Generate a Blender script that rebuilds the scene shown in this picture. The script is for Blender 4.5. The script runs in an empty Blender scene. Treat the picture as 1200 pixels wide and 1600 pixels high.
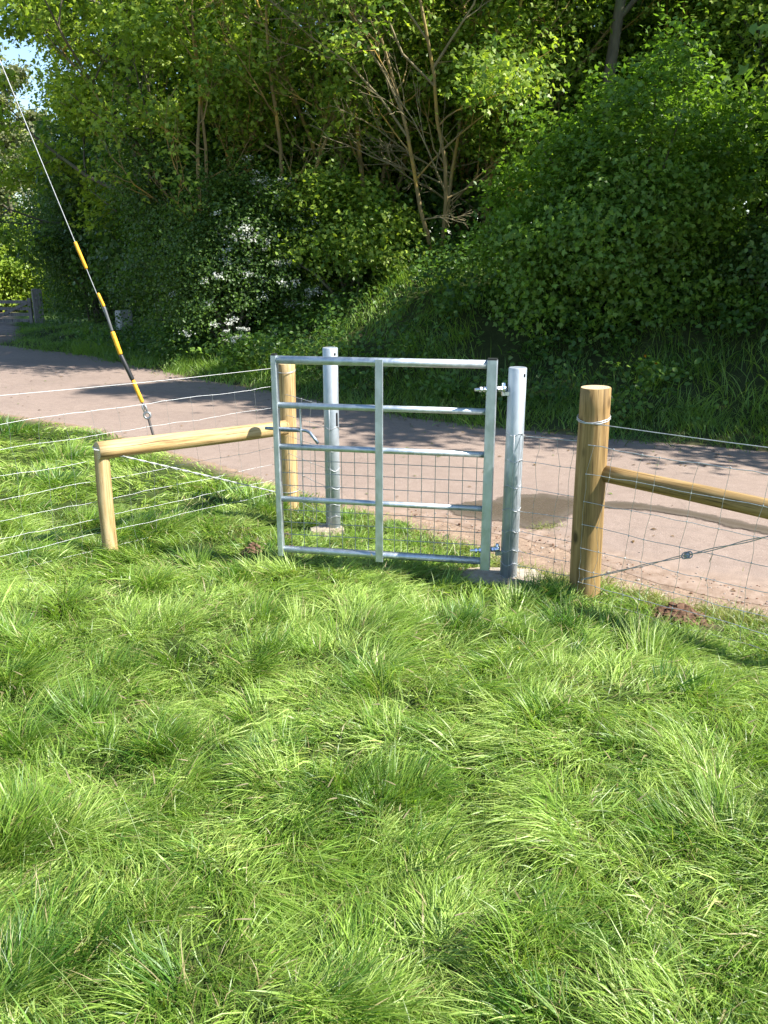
import bpy, math, random
import numpy as np
from mathutils import Vector, Matrix, Quaternion

scene = bpy.context.scene
col = scene.collection
R = math.radians

# ------------------------------------------------------------------ camera, sky, sun, exposure
CAM_H, PITCH = 1.65, R(17.0)
cam_data = bpy.data.cameras.new('camera')
cam_data.sensor_fit = 'VERTICAL'
cam_data.sensor_height = 36.0
cam_data.lens = 36.0 * 1330.0 / 1600.0
cam_data.clip_start = 0.05
cam_data.clip_end = 3000.0
cam = bpy.data.objects.new('camera', cam_data)
cam.location = (0, 0, CAM_H)
cam.rotation_euler = (R(90) - PITCH, 0, 0)
col.objects.link(cam)
scene.camera = cam

SUN_AZ = Vector((0.955, -0.30))          # towards the sun, on the ground
SUN_EL = R(46)
world = bpy.data.worlds.new('World')
scene.world = world
world.use_nodes = True
wn = world.node_tree
wn.nodes.clear()
sky = wn.nodes.new('ShaderNodeTexSky')
sky.sky_type = 'NISHITA'
sky.sun_disc = False
sky.sun_elevation = SUN_EL
sky.sun_rotation = math.atan2(SUN_AZ.x, SUN_AZ.y)
sky.altitude = 50
sky.air_density = 1.0
sky.dust_density = 0.15
sky.ozone_density = 2.5
bg = wn.nodes.new('ShaderNodeBackground')
bg.inputs['Strength'].default_value = 0.10
wo = wn.nodes.new('ShaderNodeOutputWorld')
wn.links.new(sky.outputs[0], bg.inputs[0])
wn.links.new(bg.outputs[0], wo.inputs[0])

sun_data = bpy.data.lights.new('sun', 'SUN')
sun_data.energy = 4.8
sun_data.angle = R(0.53)
sun_data.color = (1.0, 0.955, 0.88)
sun = bpy.data.objects.new('sun', sun_data)
sd = Vector((SUN_AZ.x * math.cos(SUN_EL), SUN_AZ.y * math.cos(SUN_EL), math.sin(SUN_EL)))
sun.rotation_euler = sd.to_track_quat('Z', 'Y').to_euler()
sun.location = (20, -8, 25)
col.objects.link(sun)

vs = scene.view_settings
vs.view_transform = 'Standard'
vs.look = 'None'
vs.exposure = 1.45
vs.gamma = 1.0
vs.use_curve_mapping = False
scene.cycles.max_bounces = 8
scene.cycles.transparent_max_bounces = 8
scene.cycles.diffuse_bounces = 4
scene.cycles.transmission_bounces = 5
scene.cycles.glossy_bounces = 3

# ------------------------------------------------------------------ measuring helpers
CP, SP, F = math.cos(PITCH), math.sin(PITCH), 1330.0


def P(u, v, d):
    """World point of a photo measurement (1200x1600) at ground distance d ahead of the photographer."""
    a, b = (u - 600) / F, -(v - 800) / F
    t = d / (CP + b * SP)
    return Vector((a * t, d, CAM_H + (-SP + b * CP) * t))


def G(u, v, z=0.0):
    """Where the line of sight through a photo measurement meets height z."""
    a, b = (u - 600) / F, -(v - 800) / F
    t = (z - CAM_H) / (-SP + b * CP)
    return Vector((a * t, (CP + b * SP) * t, z))


def _hash(ix, iy, seed):
    h = (ix.astype(np.int64) * 374761393 + iy.astype(np.int64) * 668265263 + seed * 2147483647) & 0xFFFFFFFF
    h = ((h ^ (h >> 13)) * 1274126177) & 0xFFFFFFFF
    h = (h ^ (h >> 16)) & 0xFFFFFFFF
    return h / 4294967295.0


def vnoise(x, y, seed=0):
    x = np.asarray(x, float); y = np.asarray(y, float)
    ix, iy = np.floor(x), np.floor(y)
    fx, fy = x - ix, y - iy
    fx = fx * fx * (3 - 2 * fx); fy = fy * fy * (3 - 2 * fy)
    a = _hash(ix, iy, seed); b = _hash(ix + 1, iy, seed)
    c = _hash(ix, iy + 1, seed); d = _hash(ix + 1, iy + 1, seed)
    return (a * (1 - fx) + b * fx) * (1 - fy) + (c * (1 - fx) + d * fx) * fy


def sstep(a, b, x):
    t = np.clip((np.asarray(x, float) - a) / (b - a), 0, 1)
    return t * t * (3 - 2 * t)


# ------------------------------------------------------------------ lie of the land
def line_of(pix, pre, post):
    pts = pre + [(G(u, v).x, G(u, v).y) for u, v in pix] + post
    return np.array([p[0] for p in pts]), np.array([p[1] for p in pts])


# where the field's grass ends, the road's near edge, the road's far edge: y as a function of x
GX, GY = line_of([(0, 647), (135, 668), (270, 710), (337, 728), (431, 760), (560, 797), (700, 838), (770, 866), (830, 897), (880, 912), (940, 912), (1060, 953), (1200, 975)],
                 [(-60, 50), (-20, 20.5), (-10, 13.2), (-6.5, 10.8)], [(3.2, 2.6), (8, -1), (40, -25)])
NX, NY = line_of([(0, 646), (135, 667), (270, 709), (337, 727), (431, 757), (560, 788), (660, 805), (760, 822), (830, 838), (900, 858), (1000, 890), (1200, 938)],
                 [(-60, 50.5), (-20, 21), (-10, 13.5), (-6.5, 11.1)], [(3.4, 2.75), (8, -.8), (40, -24)])
FX, FY = line_of([(0, 537), (140, 553), (300, 587), (420, 607), (640, 648), (900, 676), (1200, 700)],
                 [(-60, 56), (-20, 27), (-12, 20)], [(6, 5.9), (9, 4.0), (16, -.5), (40, -16)])


def f_grass(x): return np.interp(x, GX, GY)
def f_near(x): return np.interp(x, NX, NY)
def f_far(x): return np.interp(x, FX, FY)


def land(x, y):
    """Height of the bare ground."""
    x = np.asarray(x, float); y = np.asarray(y, float)
    field = (vnoise(x * 1.1, y * 1.1, 3) - .5) * .08 + (vnoise(x * 3.4, y * 3.4, 4) - .5) * .08 + (vnoise(x * 8, y * 8, 5) - .5) * .045
    infield = sstep(0.0, 0.9, (f_grass(x) - y)) * (1 - .8 * np.exp(-((x / 1.2) ** 2 + ((y - 4.45) / .4) ** 2)))
    h = field * infield + .012 * infield
    h = h - .03 * sstep(-.1, .25, y - f_grass(x))
    s = (y - f_far(x)) * .76
    bh = np.interp(x, [-14, -7, -4.5, -2.2, 0.3, 3, 6, 12], [.1, .12, .3, .75, 1.45, 1.55, 1.7, 2.0])
    rise = sstep(-.1, 3.6, s) * bh + sstep(2.5, 12, s) * bh * .35
    rough = ((vnoise(x * 1.3, y * 1.3, 7) - .5) * .16 + (vnoise(x * 4, y * 4, 8) - .5) * .05) * sstep(0.05, .9, s)
    h = h + (rise + rough + .05 * sstep(0, .25, s)) * (1 - sstep(60, 120, y))
    drop = -.45 * sstep(16.5, 23, y) * sstep(-6.3, -8.0, x)
    return h + drop


def land1(x, y):
    return float(land(np.array([x]), np.array([y]))[0])


# ------------------------------------------------------------------ object helpers
def tag(o, label=None, cat=None, group=None, kind=None):
    if label: o['label'] = label
    if cat: o['category'] = cat
    if group: o['group'] = group
    if kind: o['kind'] = kind
    return o


def empty(name, loc, label, cat, group=None):
    o = bpy.data.objects.new(name, None)
    o.empty_display_size = .1
    o.location = loc
    col.objects.link(o)
    return tag(o, label, cat, group)


def np_mesh(name, verts, loops, starts, mats, smooth=False, tint=None, matidx=None):
    me = bpy.data.meshes.new(name)
    verts = np.ascontiguousarray(verts, np.float32)
    loops = np.ascontiguousarray(loops, np.int32)
    starts = np.ascontiguousarray(starts, np.int32)
    me.vertices.add(len(verts)); me.vertices.foreach_set('co', verts.ravel())
    me.loops.add(len(loops)); me.loops.foreach_set('vertex_index', loops)
    me.polygons.add(len(starts)); me.polygons.foreach_set('loop_start', starts)
    if smooth:
        me.polygons.foreach_set('use_smooth', np.ones(len(starts), bool))
    if matidx is not None:
        me.polygons.foreach_set('material_index', np.ascontiguousarray(matidx, np.int32))
    for m in (mats if isinstance(mats, (list, tuple)) else [mats]):
        me.materials.append(m)
    if tint is not None:
        at = me.color_attributes.new('tint', 'FLOAT_COLOR', 'POINT')
        c = np.ones((len(verts), 4), np.float32); c[:, :3] = tint
        at.data.foreach_set('color', c.ravel())
    me.update(calc_edges=True)
    me.validate()
    return me


def link(name, me, parent=None, loc=None):
    o = bpy.data.objects.new(name, me)
    col.objects.link(o)
    if loc is not None: o.location = loc
    if parent: o.parent = parent
    return o


class MB:
    """Collects tubes, boxes and lathed shapes into one mesh."""
    def __init__(s): s.v, s.f, s.m, s.sm = [], [], [], []

    def face(s, idx, m=0, smooth=False): s.f.append(tuple(idx)); s.m.append(m); s.sm.append(smooth)

    def tube(s, pts, rad, k=8, m=0, cap=True, capm=None, smooth=True, wob=None, phase=0.0):
        pts = [Vector(p) for p in pts]
        n = len(pts)
        if not hasattr(rad, '__len__'): rad = [rad] * n
        ring0 = None
        d = (pts[1] - pts[0]).normalized()
        up = Vector((0, 0, 1)) if abs(d.z) < .9 else Vector((1, 0, 0))
        a = d.cross(up).normalized()
        rings = []
        for i in range(n):
            if i == 0: d = pts[1] - pts[0]
            elif i == n - 1: d = pts[-1] - pts[-2]
            else: d = (pts[i + 1] - pts[i - 1])
            if d.length < 1e-9: d = Vector((0, 0, 1))
            d.normalize()
            a = (a - d * a.dot(d))
            a = a.normalized() if a.length > 1e-6 else d.orthogonal().normalized()
            b = d.cross(a)
            base = len(s.v)
            for j in range(k):
                t = 2 * math.pi * j / k + phase
                r = rad[i] * (1 + (wob(j / k, i / max(1, n - 1)) if wob else 0))
                s.v.append(pts[i] + (a * math.cos(t) + b * math.sin(t)) * r)
            rings.append(base)
        for i in range(n - 1):
            for j in range(k):
                j2 = (j + 1) % k
                s.face((rings[i] + j, rings[i] + j2, rings[i + 1] + j2, rings[i + 1] + j), m, smooth)
        if cap:
            cm = m if capm is None else capm
            s.face([rings[0] + j for j in reversed(range(k))], cm)
            s.face([rings[-1] + j for j in range(k)], cm)
        return s

    def box(s, c, size, rot=None, m=0, bev=0.0):
        c = Vector(c); hx, hy, hz = size[0] / 2, size[1] / 2, size[2] / 2
        rot = rot or Matrix.Identity(3)
        b = min(bev, hx * .45, hy * .45)
        if b <= 0:
            prof = [(-hx, -hy), (hx, -hy), (hx, hy), (-hx, hy)]
        else:
            prof = [(-hx + b, -hy), (hx - b, -hy), (hx, -hy + b), (hx, hy - b), (hx - b, hy), (-hx + b, hy), (-hx, hy - b), (-hx, -hy + b)]
        base = len(s.v); n = len(prof)
        for z in (-hz, hz):
            for x, y in prof:
                s.v.append(c + rot @ Vector((x, y, z)))
        for j in range(n):
            s.face((base + j, base + (j + 1) % n, base + n + (j + 1) % n, base + n + j), m)
        s.face([base + j for j in reversed(range(n))], m)
        s.face([base + n + j for j in range(n)], m)
        return s

    def blob(s, c, r, rng, k=7, rows=4, m=0, amp=.25):
        c = Vector(c); rx, ry, rz = r if hasattr(r, '__len__') else (r, r, r)
        base = len(s.v)
        s.v.append(c + Vector((0, 0, -rz)))
        for i in range(1, rows):
            ph = math.pi * i / rows
            for j in range(k):
                t = 2 * math.pi * (j + .5 * (i % 2)) / k
                q = 1 + rng.uniform(-amp, amp)
                s.v.append(c + Vector((rx * math.sin(ph) * math.cos(t) * q, ry * math.sin(ph) * math.sin(t) * q, -rz * math.cos(ph) * q)))
        s.v.append(c + Vector((0, 0, rz)))
        top = len(s.v) - 1
        for j in range(k):
            j2 = (j + 1) % k
            s.face((base, base + 1 + j2, base + 1 + j), m)
            for i in range(rows - 2):
                a = base + 1 + i * k
                s.face((a + j, a + j2, a + k + j2, a + k + j), m)
            a = base + 1 + (rows - 2) * k
            s.face((a + j, a + j2, top), m)
        return s

    def mesh(s, name, mats):
        me = bpy.data.meshes.new(name)
        me.from_pydata([tuple(v) for v in s.v], [], s.f)
        for m in (mats if isinstance(mats, (list, tuple)) else [mats]): me.materials.append(m)
        me.polygons.foreach_set('material_index', s.m)
        me.polygons.foreach_set('use_smooth', s.sm)
        me.update()
        return me

    def build(s, name, mats, parent=None, loc=None):
        return link(name, s.mesh(name, mats), parent, loc)


# ------------------------------------------------------------------ materials
def new_mat(name):
    m = bpy.data.materials.new(name)
    m.use_nodes = True
    nt = m.node_tree
    b = nt.nodes['Principled BSDF']
    return m, nt, b, nt.nodes['Material Output']


def N(nt, t, **kw):
    n = nt.nodes.new(t)
    for k, v in kw.items():
        if k in n.inputs: n.inputs[k].default_value = v
        else: setattr(n, k, v)
    return n


def ramp(nt, fac, stops):
    r = nt.nodes.new('ShaderNodeValToRGB')
    el = r.color_ramp.elements
    while len(el) < len(stops): el.new(.5)
    for e, (p, c) in zip(el, stops):
        e.position = p; e.color = (c[0], c[1], c[2], 1) if hasattr(c, '__len__') else (c, c, c, 1)
    nt.links.new(fac, r.inputs[0])
    return r.outputs[0]


def mixc(nt, fac, a, b, mode='MIX'):
    n = nt.nodes.new('ShaderNodeMix'); n.data_type = 'RGBA'; n.blend_type = mode
    for sock, val in ((n.inputs[0], fac), (n.inputs[6], a), (n.inputs[7], b)):
        if hasattr(val, 'is_output'): nt.links.new(val, sock)
        elif hasattr(val, '__len__'): sock.default_value = (*val, 1)
        else: sock.default_value = val
    return n.outputs[2]


def noise(nt, scale, detail=4, rough=.6, vec=None, dist=0.0):
    n = N(nt, 'ShaderNodeTexNoise')
    n.inputs['Scale'].default_value = scale; n.inputs['Detail'].default_value = detail
    n.inputs['Roughness'].default_value = rough; n.inputs['Distortion'].default_value = dist
    if vec is not None: nt.links.new(vec, n.inputs['Vector'])
    return n.outputs['Fac']


def coords(nt, scale=(1, 1, 1), out='Object'):
    tc = N(nt, 'ShaderNodeTexCoord')
    mp = N(nt, 'ShaderNodeMapping')
    mp.inputs['Scale'].default_value = scale
    nt.links.new(tc.outputs[out], mp.inputs['Vector'])
    return mp.outputs[0]


def bump(nt, b, height, strength=.3, dist=.01):
    n = N(nt, 'ShaderNodeBump')
    n.inputs['Strength'].default_value = strength; n.inputs['Distance'].default_value = dist
    nt.links.new(height, n.inputs['Height']); nt.links.new(n.outputs[0], b.inputs['Normal'])


def leaf_mat(name, trans=.45, gloss=.35, rough=.45, tmul=(1.5, 1.55, .7)):
    m, nt, b, out = new_mat(name)
    a = N(nt, 'ShaderNodeAttribute'); a.attribute_name = 'tint'
    nt.links.new(a.outputs['Color'], b.inputs['Base Color'])
    b.inputs['Roughness'].default_value = rough
    b.inputs['Specular IOR Level'].default_value = gloss
    tr = N(nt, 'ShaderNodeBsdfTranslucent')
    nt.links.new(mixc(nt, 1.0, a.outputs['Color'], tmul, 'MULTIPLY'), tr.inputs['Color'])
    mx = N(nt, 'ShaderNodeMixShader'); mx.inputs[0].default_value = trans
    nt.links.new(b.outputs[0], mx.inputs[1]); nt.links.new(tr.outputs[0], mx.inputs[2])
    nt.links.new(mx.outputs[0], out.inputs['Surface'])
    return m


M_LEAF = leaf_mat('leaf', trans=.45, gloss=.42, rough=.45)
M_GRASS = leaf_mat('grass_blade', trans=.40, gloss=.5, rough=.42, tmul=(1.35, 1.4, .7))
M_PETAL = leaf_mat('petal', trans=.35, gloss=.2, rough=.6, tmul=(1, 1, 1))


def bark_mat(name, c1, c2, c3=None):
    m, nt, b, out = new_mat(name)
    n1 = noise(nt, 6, 6, .7, coords(nt, (1, 1, .35)))
    n2 = noise(nt, 1.7, 3, .6, coords(nt))
    c = ramp(nt, n1, [(.3, c1), (.7, c2)])
    if c3: c = mixc(nt, ramp(nt, n2, [(.48, 0), (.62, 1)]), c, c3)
    nt.links.new(c, b.inputs['Base Color'])
    b.inputs['Roughness'].default_value = .9
    bump(nt, b, n1, .6, .02)
    return m


M_BARK = bark_mat('bark', (.06, .05, .035), (.16, .135, .095), (.12, .13, .07))
M_BARK_Y = bark_mat('lichen_bark', (.15, .11, .05), (.34, .25, .11), (.44, .28, .06))
M_TWIG = bark_mat('dead_twig', (.15, .125, .07), (.31, .255, .14))


def wood_mat(name, light, mid, dark, green=None, gmix=.0):
    m, nt, b, out = new_mat(name)
    v = coords(nt, (14, 14, .9))
    n1 = noise(nt, 2.2, 6, .65, v, .6)
    n2 = noise(nt, 9, 4, .7, coords(nt, (9, 9, .35)))
    c = ramp(nt, n1, [(.34, dark), (.48, mid), (.64, light)])
    c = mixc(nt, ramp(nt, n2, [(.46, 0), (.66, .45)]), c, light)
    n5 = noise(nt, 5, 5, .7, coords(nt, (22, 22, .5)), .4)
    c = mixc(nt, ramp(nt, n5, [(.36, .65), (.46, 0)]), c, dark)
    # knots
    vo = N(nt, 'ShaderNodeTexVoronoi'); vo.inputs['Scale'].default_value = 1.0
    nt.links.new(coords(nt, (7, 7, 4)), vo.inputs['Vector'])
    kf = ramp(nt, vo.outputs['Distance'], [(.08, 1), (.17, 0)])
    c = mixc(nt, kf, c, tuple(x * .5 for x in dark))
    # fine drying cracks
    n3 = noise(nt, 3, 3, .5, coords(nt, (40, 40, .8)))
    cf = ramp(nt, n3, [(.33, .85), (.375, 0)])
    c = mixc(nt, cf, c, tuple(x * .45 for x in dark))
    if green:
        n4 = noise(nt, 2.2, 4, .6, coords(nt, (2, 2, .6)))
        c = mixc(nt, ramp(nt, n4, [(.35, 0), (.65, gmix)]), c, green)
    nt.links.new(c, b.inputs['Base Color'])
    b.inputs['Roughness'].default_value = .72
    b.inputs['Specular IOR Level'].default_value = .25
    bump(nt, b, n1, .35, .004)
    return m


def endgrain_mat(name, light, dark):
    m, nt, b, out = new_mat(name)
    w = N(nt, 'ShaderNodeTexWave'); w.wave_type = 'RINGS'; w.rings_direction = 'Z'
    w.inputs['Scale'].default_value = 28; w.inputs['Distortion'].default_value = 1.2; w.inputs['Detail'].default_value = 2
    nt.links.new(coords(nt), w.inputs['Vector'])
    nt.links.new(ramp(nt, w.outputs['Fac'], [(.1, dark), (.8, light)]), b.inputs['Base Color'])
    b.inputs['Roughness'].default_value = .8
    return m


M_WOOD = wood_mat('peeled_pine', (.55, .405, .215), (.41, .275, .115), (.21, .12, .045))
M_WOOD_G = wood_mat('treated_pine', (.40, .26, .115), (.28, .17, .062), (.12, .068, .025), (.16, .125, .038), .4)
M_END = endgrain_mat('end_grain', (.62, .50, .31), (.42, .29, .14))
M_OLDWOOD = wood_mat('weathered_oak', (.27, .245, .225), (.19, .17, .155), (.10, .09, .082))


def metal_mat(name, c1, c2, rough=.42, metallic=.9, scale=26):
    m, nt, b, out = new_mat(name)
    vo = N(nt, 'ShaderNodeTexVoronoi'); vo.inputs['Scale'].default_value = scale * 1.6
    nt.links.new(coords(nt, (1, 1, .6)), vo.inputs['Vector'])
    n = noise(nt, scale, 4, .6, coords(nt, (1, 1, .4)))
    f = mixc(nt, .35, ramp(nt, n, [(.3, 0), (.7, 1)]), vo.outputs['Color'])
    bw = N(nt, 'ShaderNodeRGBToBW'); nt.links.new(f, bw.inputs[0])
    nt.links.new(ramp(nt, bw.outputs[0], [(.2, c1), (.75, c2)]), b.inputs['Base Color'])
    nt.links.new(ramp(nt, bw.outputs[0], [(.1, rough - .07), (.9, rough + .1)]), b.inputs['Roughness'])
    b.inputs['Metallic'].default_value = metallic
    return m


M_ZINC = metal_mat('galvanised_steel', (.40, .45, .485), (.55, .595, .63), .48)
M_ZINC_POST = metal_mat('galvanised_post', (.30, .345, .38), (.47, .51, .545), .55, .6, 14)
M_BOLT = metal_mat('bare_bolt_steel', (.17, .22, .28), (.30, .35, .41), .45, .9, 60)
M_BRIGHT = metal_mat('plated_steel', (.62, .66, .72), (.78, .80, .84), .3, .95, 60)
M_WIRE = metal_mat('fence_wire', (.40, .41, .42), (.56, .57, .57), .5, .7, 60)
M_WIRE_D = metal_mat('dull_wire', (.27, .28, .28), (.42, .43, .42), .5, .7, 60)


def flat_mat(name, c, rough=.6, spec=.4, var=.15, scale=20, metallic=0):
    m, nt, b, out = new_mat(name)
    n = noise(nt, scale, 5, .65, coords(nt))
    nt.links.new(ramp(nt, n, [(.3, tuple(x * (1 - var) for x in c)), (.7, tuple(min(1, x * (1 + var)) for x in c))]), b.inputs['Base Color'])
    b.inputs['Roughness'].default_value = rough
    b.inputs['Specular IOR Level'].default_value = spec
    b.inputs['Metallic'].default_value = metallic
    return m


M_YELLOW = flat_mat('yellow_plastic', (.74, .36, .025), .55, .35, .35, 40)
M_BLACK = flat_mat('black_plastic', (.02, .02, .022), .45, .5, .2)
M_HOLE = flat_mat('hollow_dark', (.012, .012, .013), .9, .1)
M_STRAND = metal_mat('steel_strand', (.25, .26, .27), (.40, .41, .42), .5, .8, 80)
M_CONC = flat_mat('grey_concrete', (.36, .355, .34), .9, .2, .25, 9)


def concrete_mat():
    m, nt, b, out = new_mat('rough_footing_concrete')
    n1 = noise(nt, 14, 8, .7, coords(nt)); n2 = noise(nt, 4, 3, .6, coords(nt))
    c = ramp(nt, n1, [(.3, (.27, .22, .165)), (.7, (.46, .40, .315))])
    c = mixc(nt, ramp(nt, n2, [(.45, 0), (.65, .6)]), c, (.22, .16, .10))
    nt.links.new(c, b.inputs['Base Color']); b.inputs['Roughness'].default_value = .95
    bump(nt, b, n1, .7, .02)
    return m


M_FOOT = concrete_mat()


def soil_mat(name, c1, c2, c3):
    m, nt, b, out = new_mat(name)
    n1 = noise(nt, 30, 8, .75, coords(nt)); n2 = noise(nt, 7, 4, .6, coords(nt))
    c = ramp(nt, n1, [(.3, c1), (.65, c2)])
    c = mixc(nt, ramp(nt, n2, [(.45, 0), (.7, .8)]), c, c3)
    nt.links.new(c, b.inputs['Base Color']); b.inputs['Roughness'].default_value = .95
    b.inputs['Specular IOR Level'].default_value = .15
    bump(nt, b, n1, .8, .02)
    return m


M_SOIL = soil_mat('red_brown_soil', (.12, .065, .04), (.26, .15, .10), (.33, .21, .145))
M_SOIL_DK = soil_mat('dark_crumbly_soil', (.07, .038, .024), (.17, .095, .06), (.21, .13, .085))
M_STONE = soil_mat('gravel_stone', (.26, .21, .175), (.45, .39, .34), (.36, .30, .26))


def ground_mat():
    """Zones from the vertex colour 'tint' (field soil, dirt, woodland floor), broken up by noise."""
    m, nt, b, out = new_mat('ground_soil')
    a = N(nt, 'ShaderNodeAttribute'); a.attribute_name = 'tint'
    v = coords(nt)
    n1 = noise(nt, 9, 8, .7, v); n2 = noise(nt, 45, 5, .7, v)
    c = mixc(nt, 1.0, a.outputs['Color'], ramp(nt, n1, [(.3, (.62, .60, .58)), (.7, (1.25, 1.2, 1.15))]), 'MULTIPLY')
    c = mixc(nt, 1.0, c, ramp(nt, n2, [(.3, (.7, .7, .7)), (.7, (1.2, 1.2, 1.2))]), 'MULTIPLY')
    nt.links.new(c, b.inputs['Base Color']); b.inputs['Roughness'].default_value = .95
    b.inputs['Specular IOR Level'].default_value = .1
    bump(nt, b, n2, .6, .015)
    return m


M_GROUND = ground_mat()


def road_mat():
    m, nt, b, out = new_mat('worn_pinkish_tarmac')
    a = N(nt, 'ShaderNodeAttribute'); a.attribute_name = 'tint'      # red: earth trodden in along the near edge
    sep = N(nt, 'ShaderNodeSeparateColor'); nt.links.new(a.outputs['Color'], sep.inputs[0])
    v = coords(nt)
    fine = noise(nt, 160, 4, .7, v); mid = noise(nt, 12, 6, .65, v); big = noise(nt, .8, 4, .55, v)
    c = ramp(nt, fine, [(.28, (.156, .119, .096)), (.5, (.256, .197, .162)), (.74, (.356, .283, .236))])
    c = mixc(nt, 1.0, c, ramp(nt, mid, [(.3, (.88, .87, .86)), (.7, (1.07, 1.07, 1.07))]), 'MULTIPLY')
    c = mixc(nt, 1.0, c, ramp(nt, big, [(.3, (.88, .87, .87)), (.7, (1.08, 1.07, 1.06))]), 'MULTIPLY')
    # pale chips and dark specks
    vo = N(nt, 'ShaderNodeTexVoronoi'); vo.inputs['Scale'].default_value = 38; nt.links.new(v, vo.inputs['Vector'])
    chip = ramp(nt, vo.outputs['Distance'], [(.10, .8), (.16, 0)])
    rnd = N(nt, 'ShaderNodeSeparateColor'); nt.links.new(vo.outputs['Color'], rnd.inputs[0])
    sel = ramp(nt, rnd.outputs[0], [(.78, 0), (.8, 1)])
    mt = N(nt, 'ShaderNodeMath', operation='MULTIPLY'); nt.links.new(chip, mt.inputs[0]); nt.links.new(sel, mt.inputs[1])
    c = mixc(nt, mt.outputs[0], c, (.46, .41, .37))
    # cracks, one long one and a few fine ones
    vc = N(nt, 'ShaderNodeTexVoronoi'); vc.feature = 'DISTANCE_TO_EDGE'; vc.inputs['Scale'].default_value = .33
    wv = N(nt, 'ShaderNodeVectorMath', operation='ADD')
    nz = N(nt, 'ShaderNodeTexNoise'); nz.inputs['Scale'].default_value = 2.5; nz.inputs['Detail'].default_value = 6
    nt.links.new(v, nz.inputs['Vector']); nt.links.new(v, wv.inputs[0])
    sc = N(nt, 'ShaderNodeVectorMath', operation='SCALE'); sc.inputs['Scale'].default_value = .5
    nt.links.new(nz.outputs['Color'], sc.inputs[0]); nt.links.new(sc.outputs[0], wv.inputs[1])
    nt.links.new(wv.outputs[0], vc.inputs['Vector'])
    c = mixc(nt, ramp(nt, vc.outputs['Distance'], [(.0015, .35), (.004, 0)]), c, (.15, .12, .10))
    # earth
    ad = N(nt, 'ShaderNodeMath', operation='ADD'); nt.links.new(sep.outputs[0], ad.inputs[0])
    sb = N(nt, 'ShaderNodeMath', operation='MULTIPLY_ADD'); sb.inputs[1].default_value = 1.2; sb.inputs[2].default_value = -.6
    nt.links.new(noise(nt, 6, 8, .75, v), sb.inputs[0]); nt.links.new(sb.outputs[0], ad.inputs[1])
    ef = ramp(nt, ad.outputs[0], [(.35, 0), (.75, .9)])
    c = mixc(nt, ef, c, ramp(nt, mid, [(.35, (.20, .135, .09)), (.65, (.33, .245, .19))]))
    nt.links.new(c, b.inputs['Base Color'])
    b.inputs['Roughness'].default_value = .88
    b.inputs['Specular IOR Level'].default_value = .25
    bump(nt, b, fine, .5, .006)
    return m


M_ROAD = road_mat()


def wet_mat():
    m, nt, b, out = new_mat('wet_tarmac')
    a = N(nt, 'ShaderNodeAttribute'); a.attribute_name = 'tint'      # red 1 in the middle, 0 at the drying rim
    sep = N(nt, 'ShaderNodeSeparateColor'); nt.links.new(a.outputs['Color'], sep.inputs[0])
    v = coords(nt)
    fine = noise(nt, 120, 4, .7, v)
    c = ramp(nt, fine, [(.3, (.075, .060, .042)), (.7, (.135, .105, .080))])
    nt.links.new(c, b.inputs['Base Color'])
    ad = N(nt, 'ShaderNodeMath', operation='ADD'); nt.links.new(sep.outputs[0], ad.inputs[0])
    sb = N(nt, 'ShaderNodeMath', operation='MULTIPLY_ADD'); sb.inputs[1].default_value = 1.5; sb.inputs[2].default_value = -.75
    nt.links.new(noise(nt, 7, 9, .78, v), sb.inputs[0]); nt.links.new(sb.outputs[0], ad.inputs[1])
    nt.links.new(ramp(nt, ad.outputs[0], [(.45, .6), (.95, .22)]), b.inputs['Roughness'])
    # the rim is ragged: it dries out to bare tarmac
    tr = N(nt, 'ShaderNodeBsdfTransparent'); mx = N(nt, 'ShaderNodeMixShader')
    nt.links.new(ramp(nt, ad.outputs[0], [(.14, 0), (.36, 1)]), mx.inputs[0])
    nt.links.new(tr.outputs[0], mx.inputs[1]); nt.links.new(b.outputs[0], mx.inputs[2])
    nt.links.new(mx.outputs[0], out.inputs['Surface'])
    return m


M_WET = wet_mat()

# ------------------------------------------------------------------ ground, road, puddle
def spaced(lo, hi, step, far, n):
    core = np.arange(lo, hi + step / 2, step)
    g = np.geomspace(step, far, n)
    return core, g


xc, gx = spaced(-13, 11, .11, 500, 22)
xs = np.concatenate([xc[0] - gx[::-1], xc, xc[-1] + gx])
yc, gy = spaced(-1, 27, .11, 900, 22)
ys = np.concatenate([yc[0] - np.geomspace(.11, 40, 10)[::-1], yc, yc[-1] + gy])
X, Y = np.meshgrid(xs, ys)
Z = land(X, Y)
nx_, ny_ = len(xs), len(ys)
ii = np.arange(nx_ * ny_).reshape(ny_, nx_)
quads = np.stack([ii[:-1, :-1], ii[:-1, 1:], ii[1:, 1:], ii[1:, :-1]], -1).reshape(-1, 4)
gdist = f_grass(X) - Y
wood = sstep(-.15, .15, (Y - f_far(X)) * .76)
dirt = sstep(.25, -.05, gdist) * (1 - wood)
soil = np.array([.045, .070, .018]); dcol = np.array([.29, .215, .16]); wcol = np.array([.045, .058, .020]); gcol = np.array([.09, .15, .035])
T = soil[None, None] * (1 - dirt[..., None]) + dcol[None, None] * dirt[..., None]
T = T * (1 - wood[..., None]) + wcol[None, None] * wood[..., None]
farf = sstep(22, 27, Y)
T = T * (1 - farf[..., None]) + gcol[None, None] * farf[..., None]
trk = sstep(-.415, -.43, X / np.maximum(Y, 1)) * sstep(16.0, 17.0, Y) * sstep(34, 30, Y)
T = T * (1 - trk[..., None]) + np.array([.26, .205, .165])[None, None] * trk[..., None]
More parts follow.
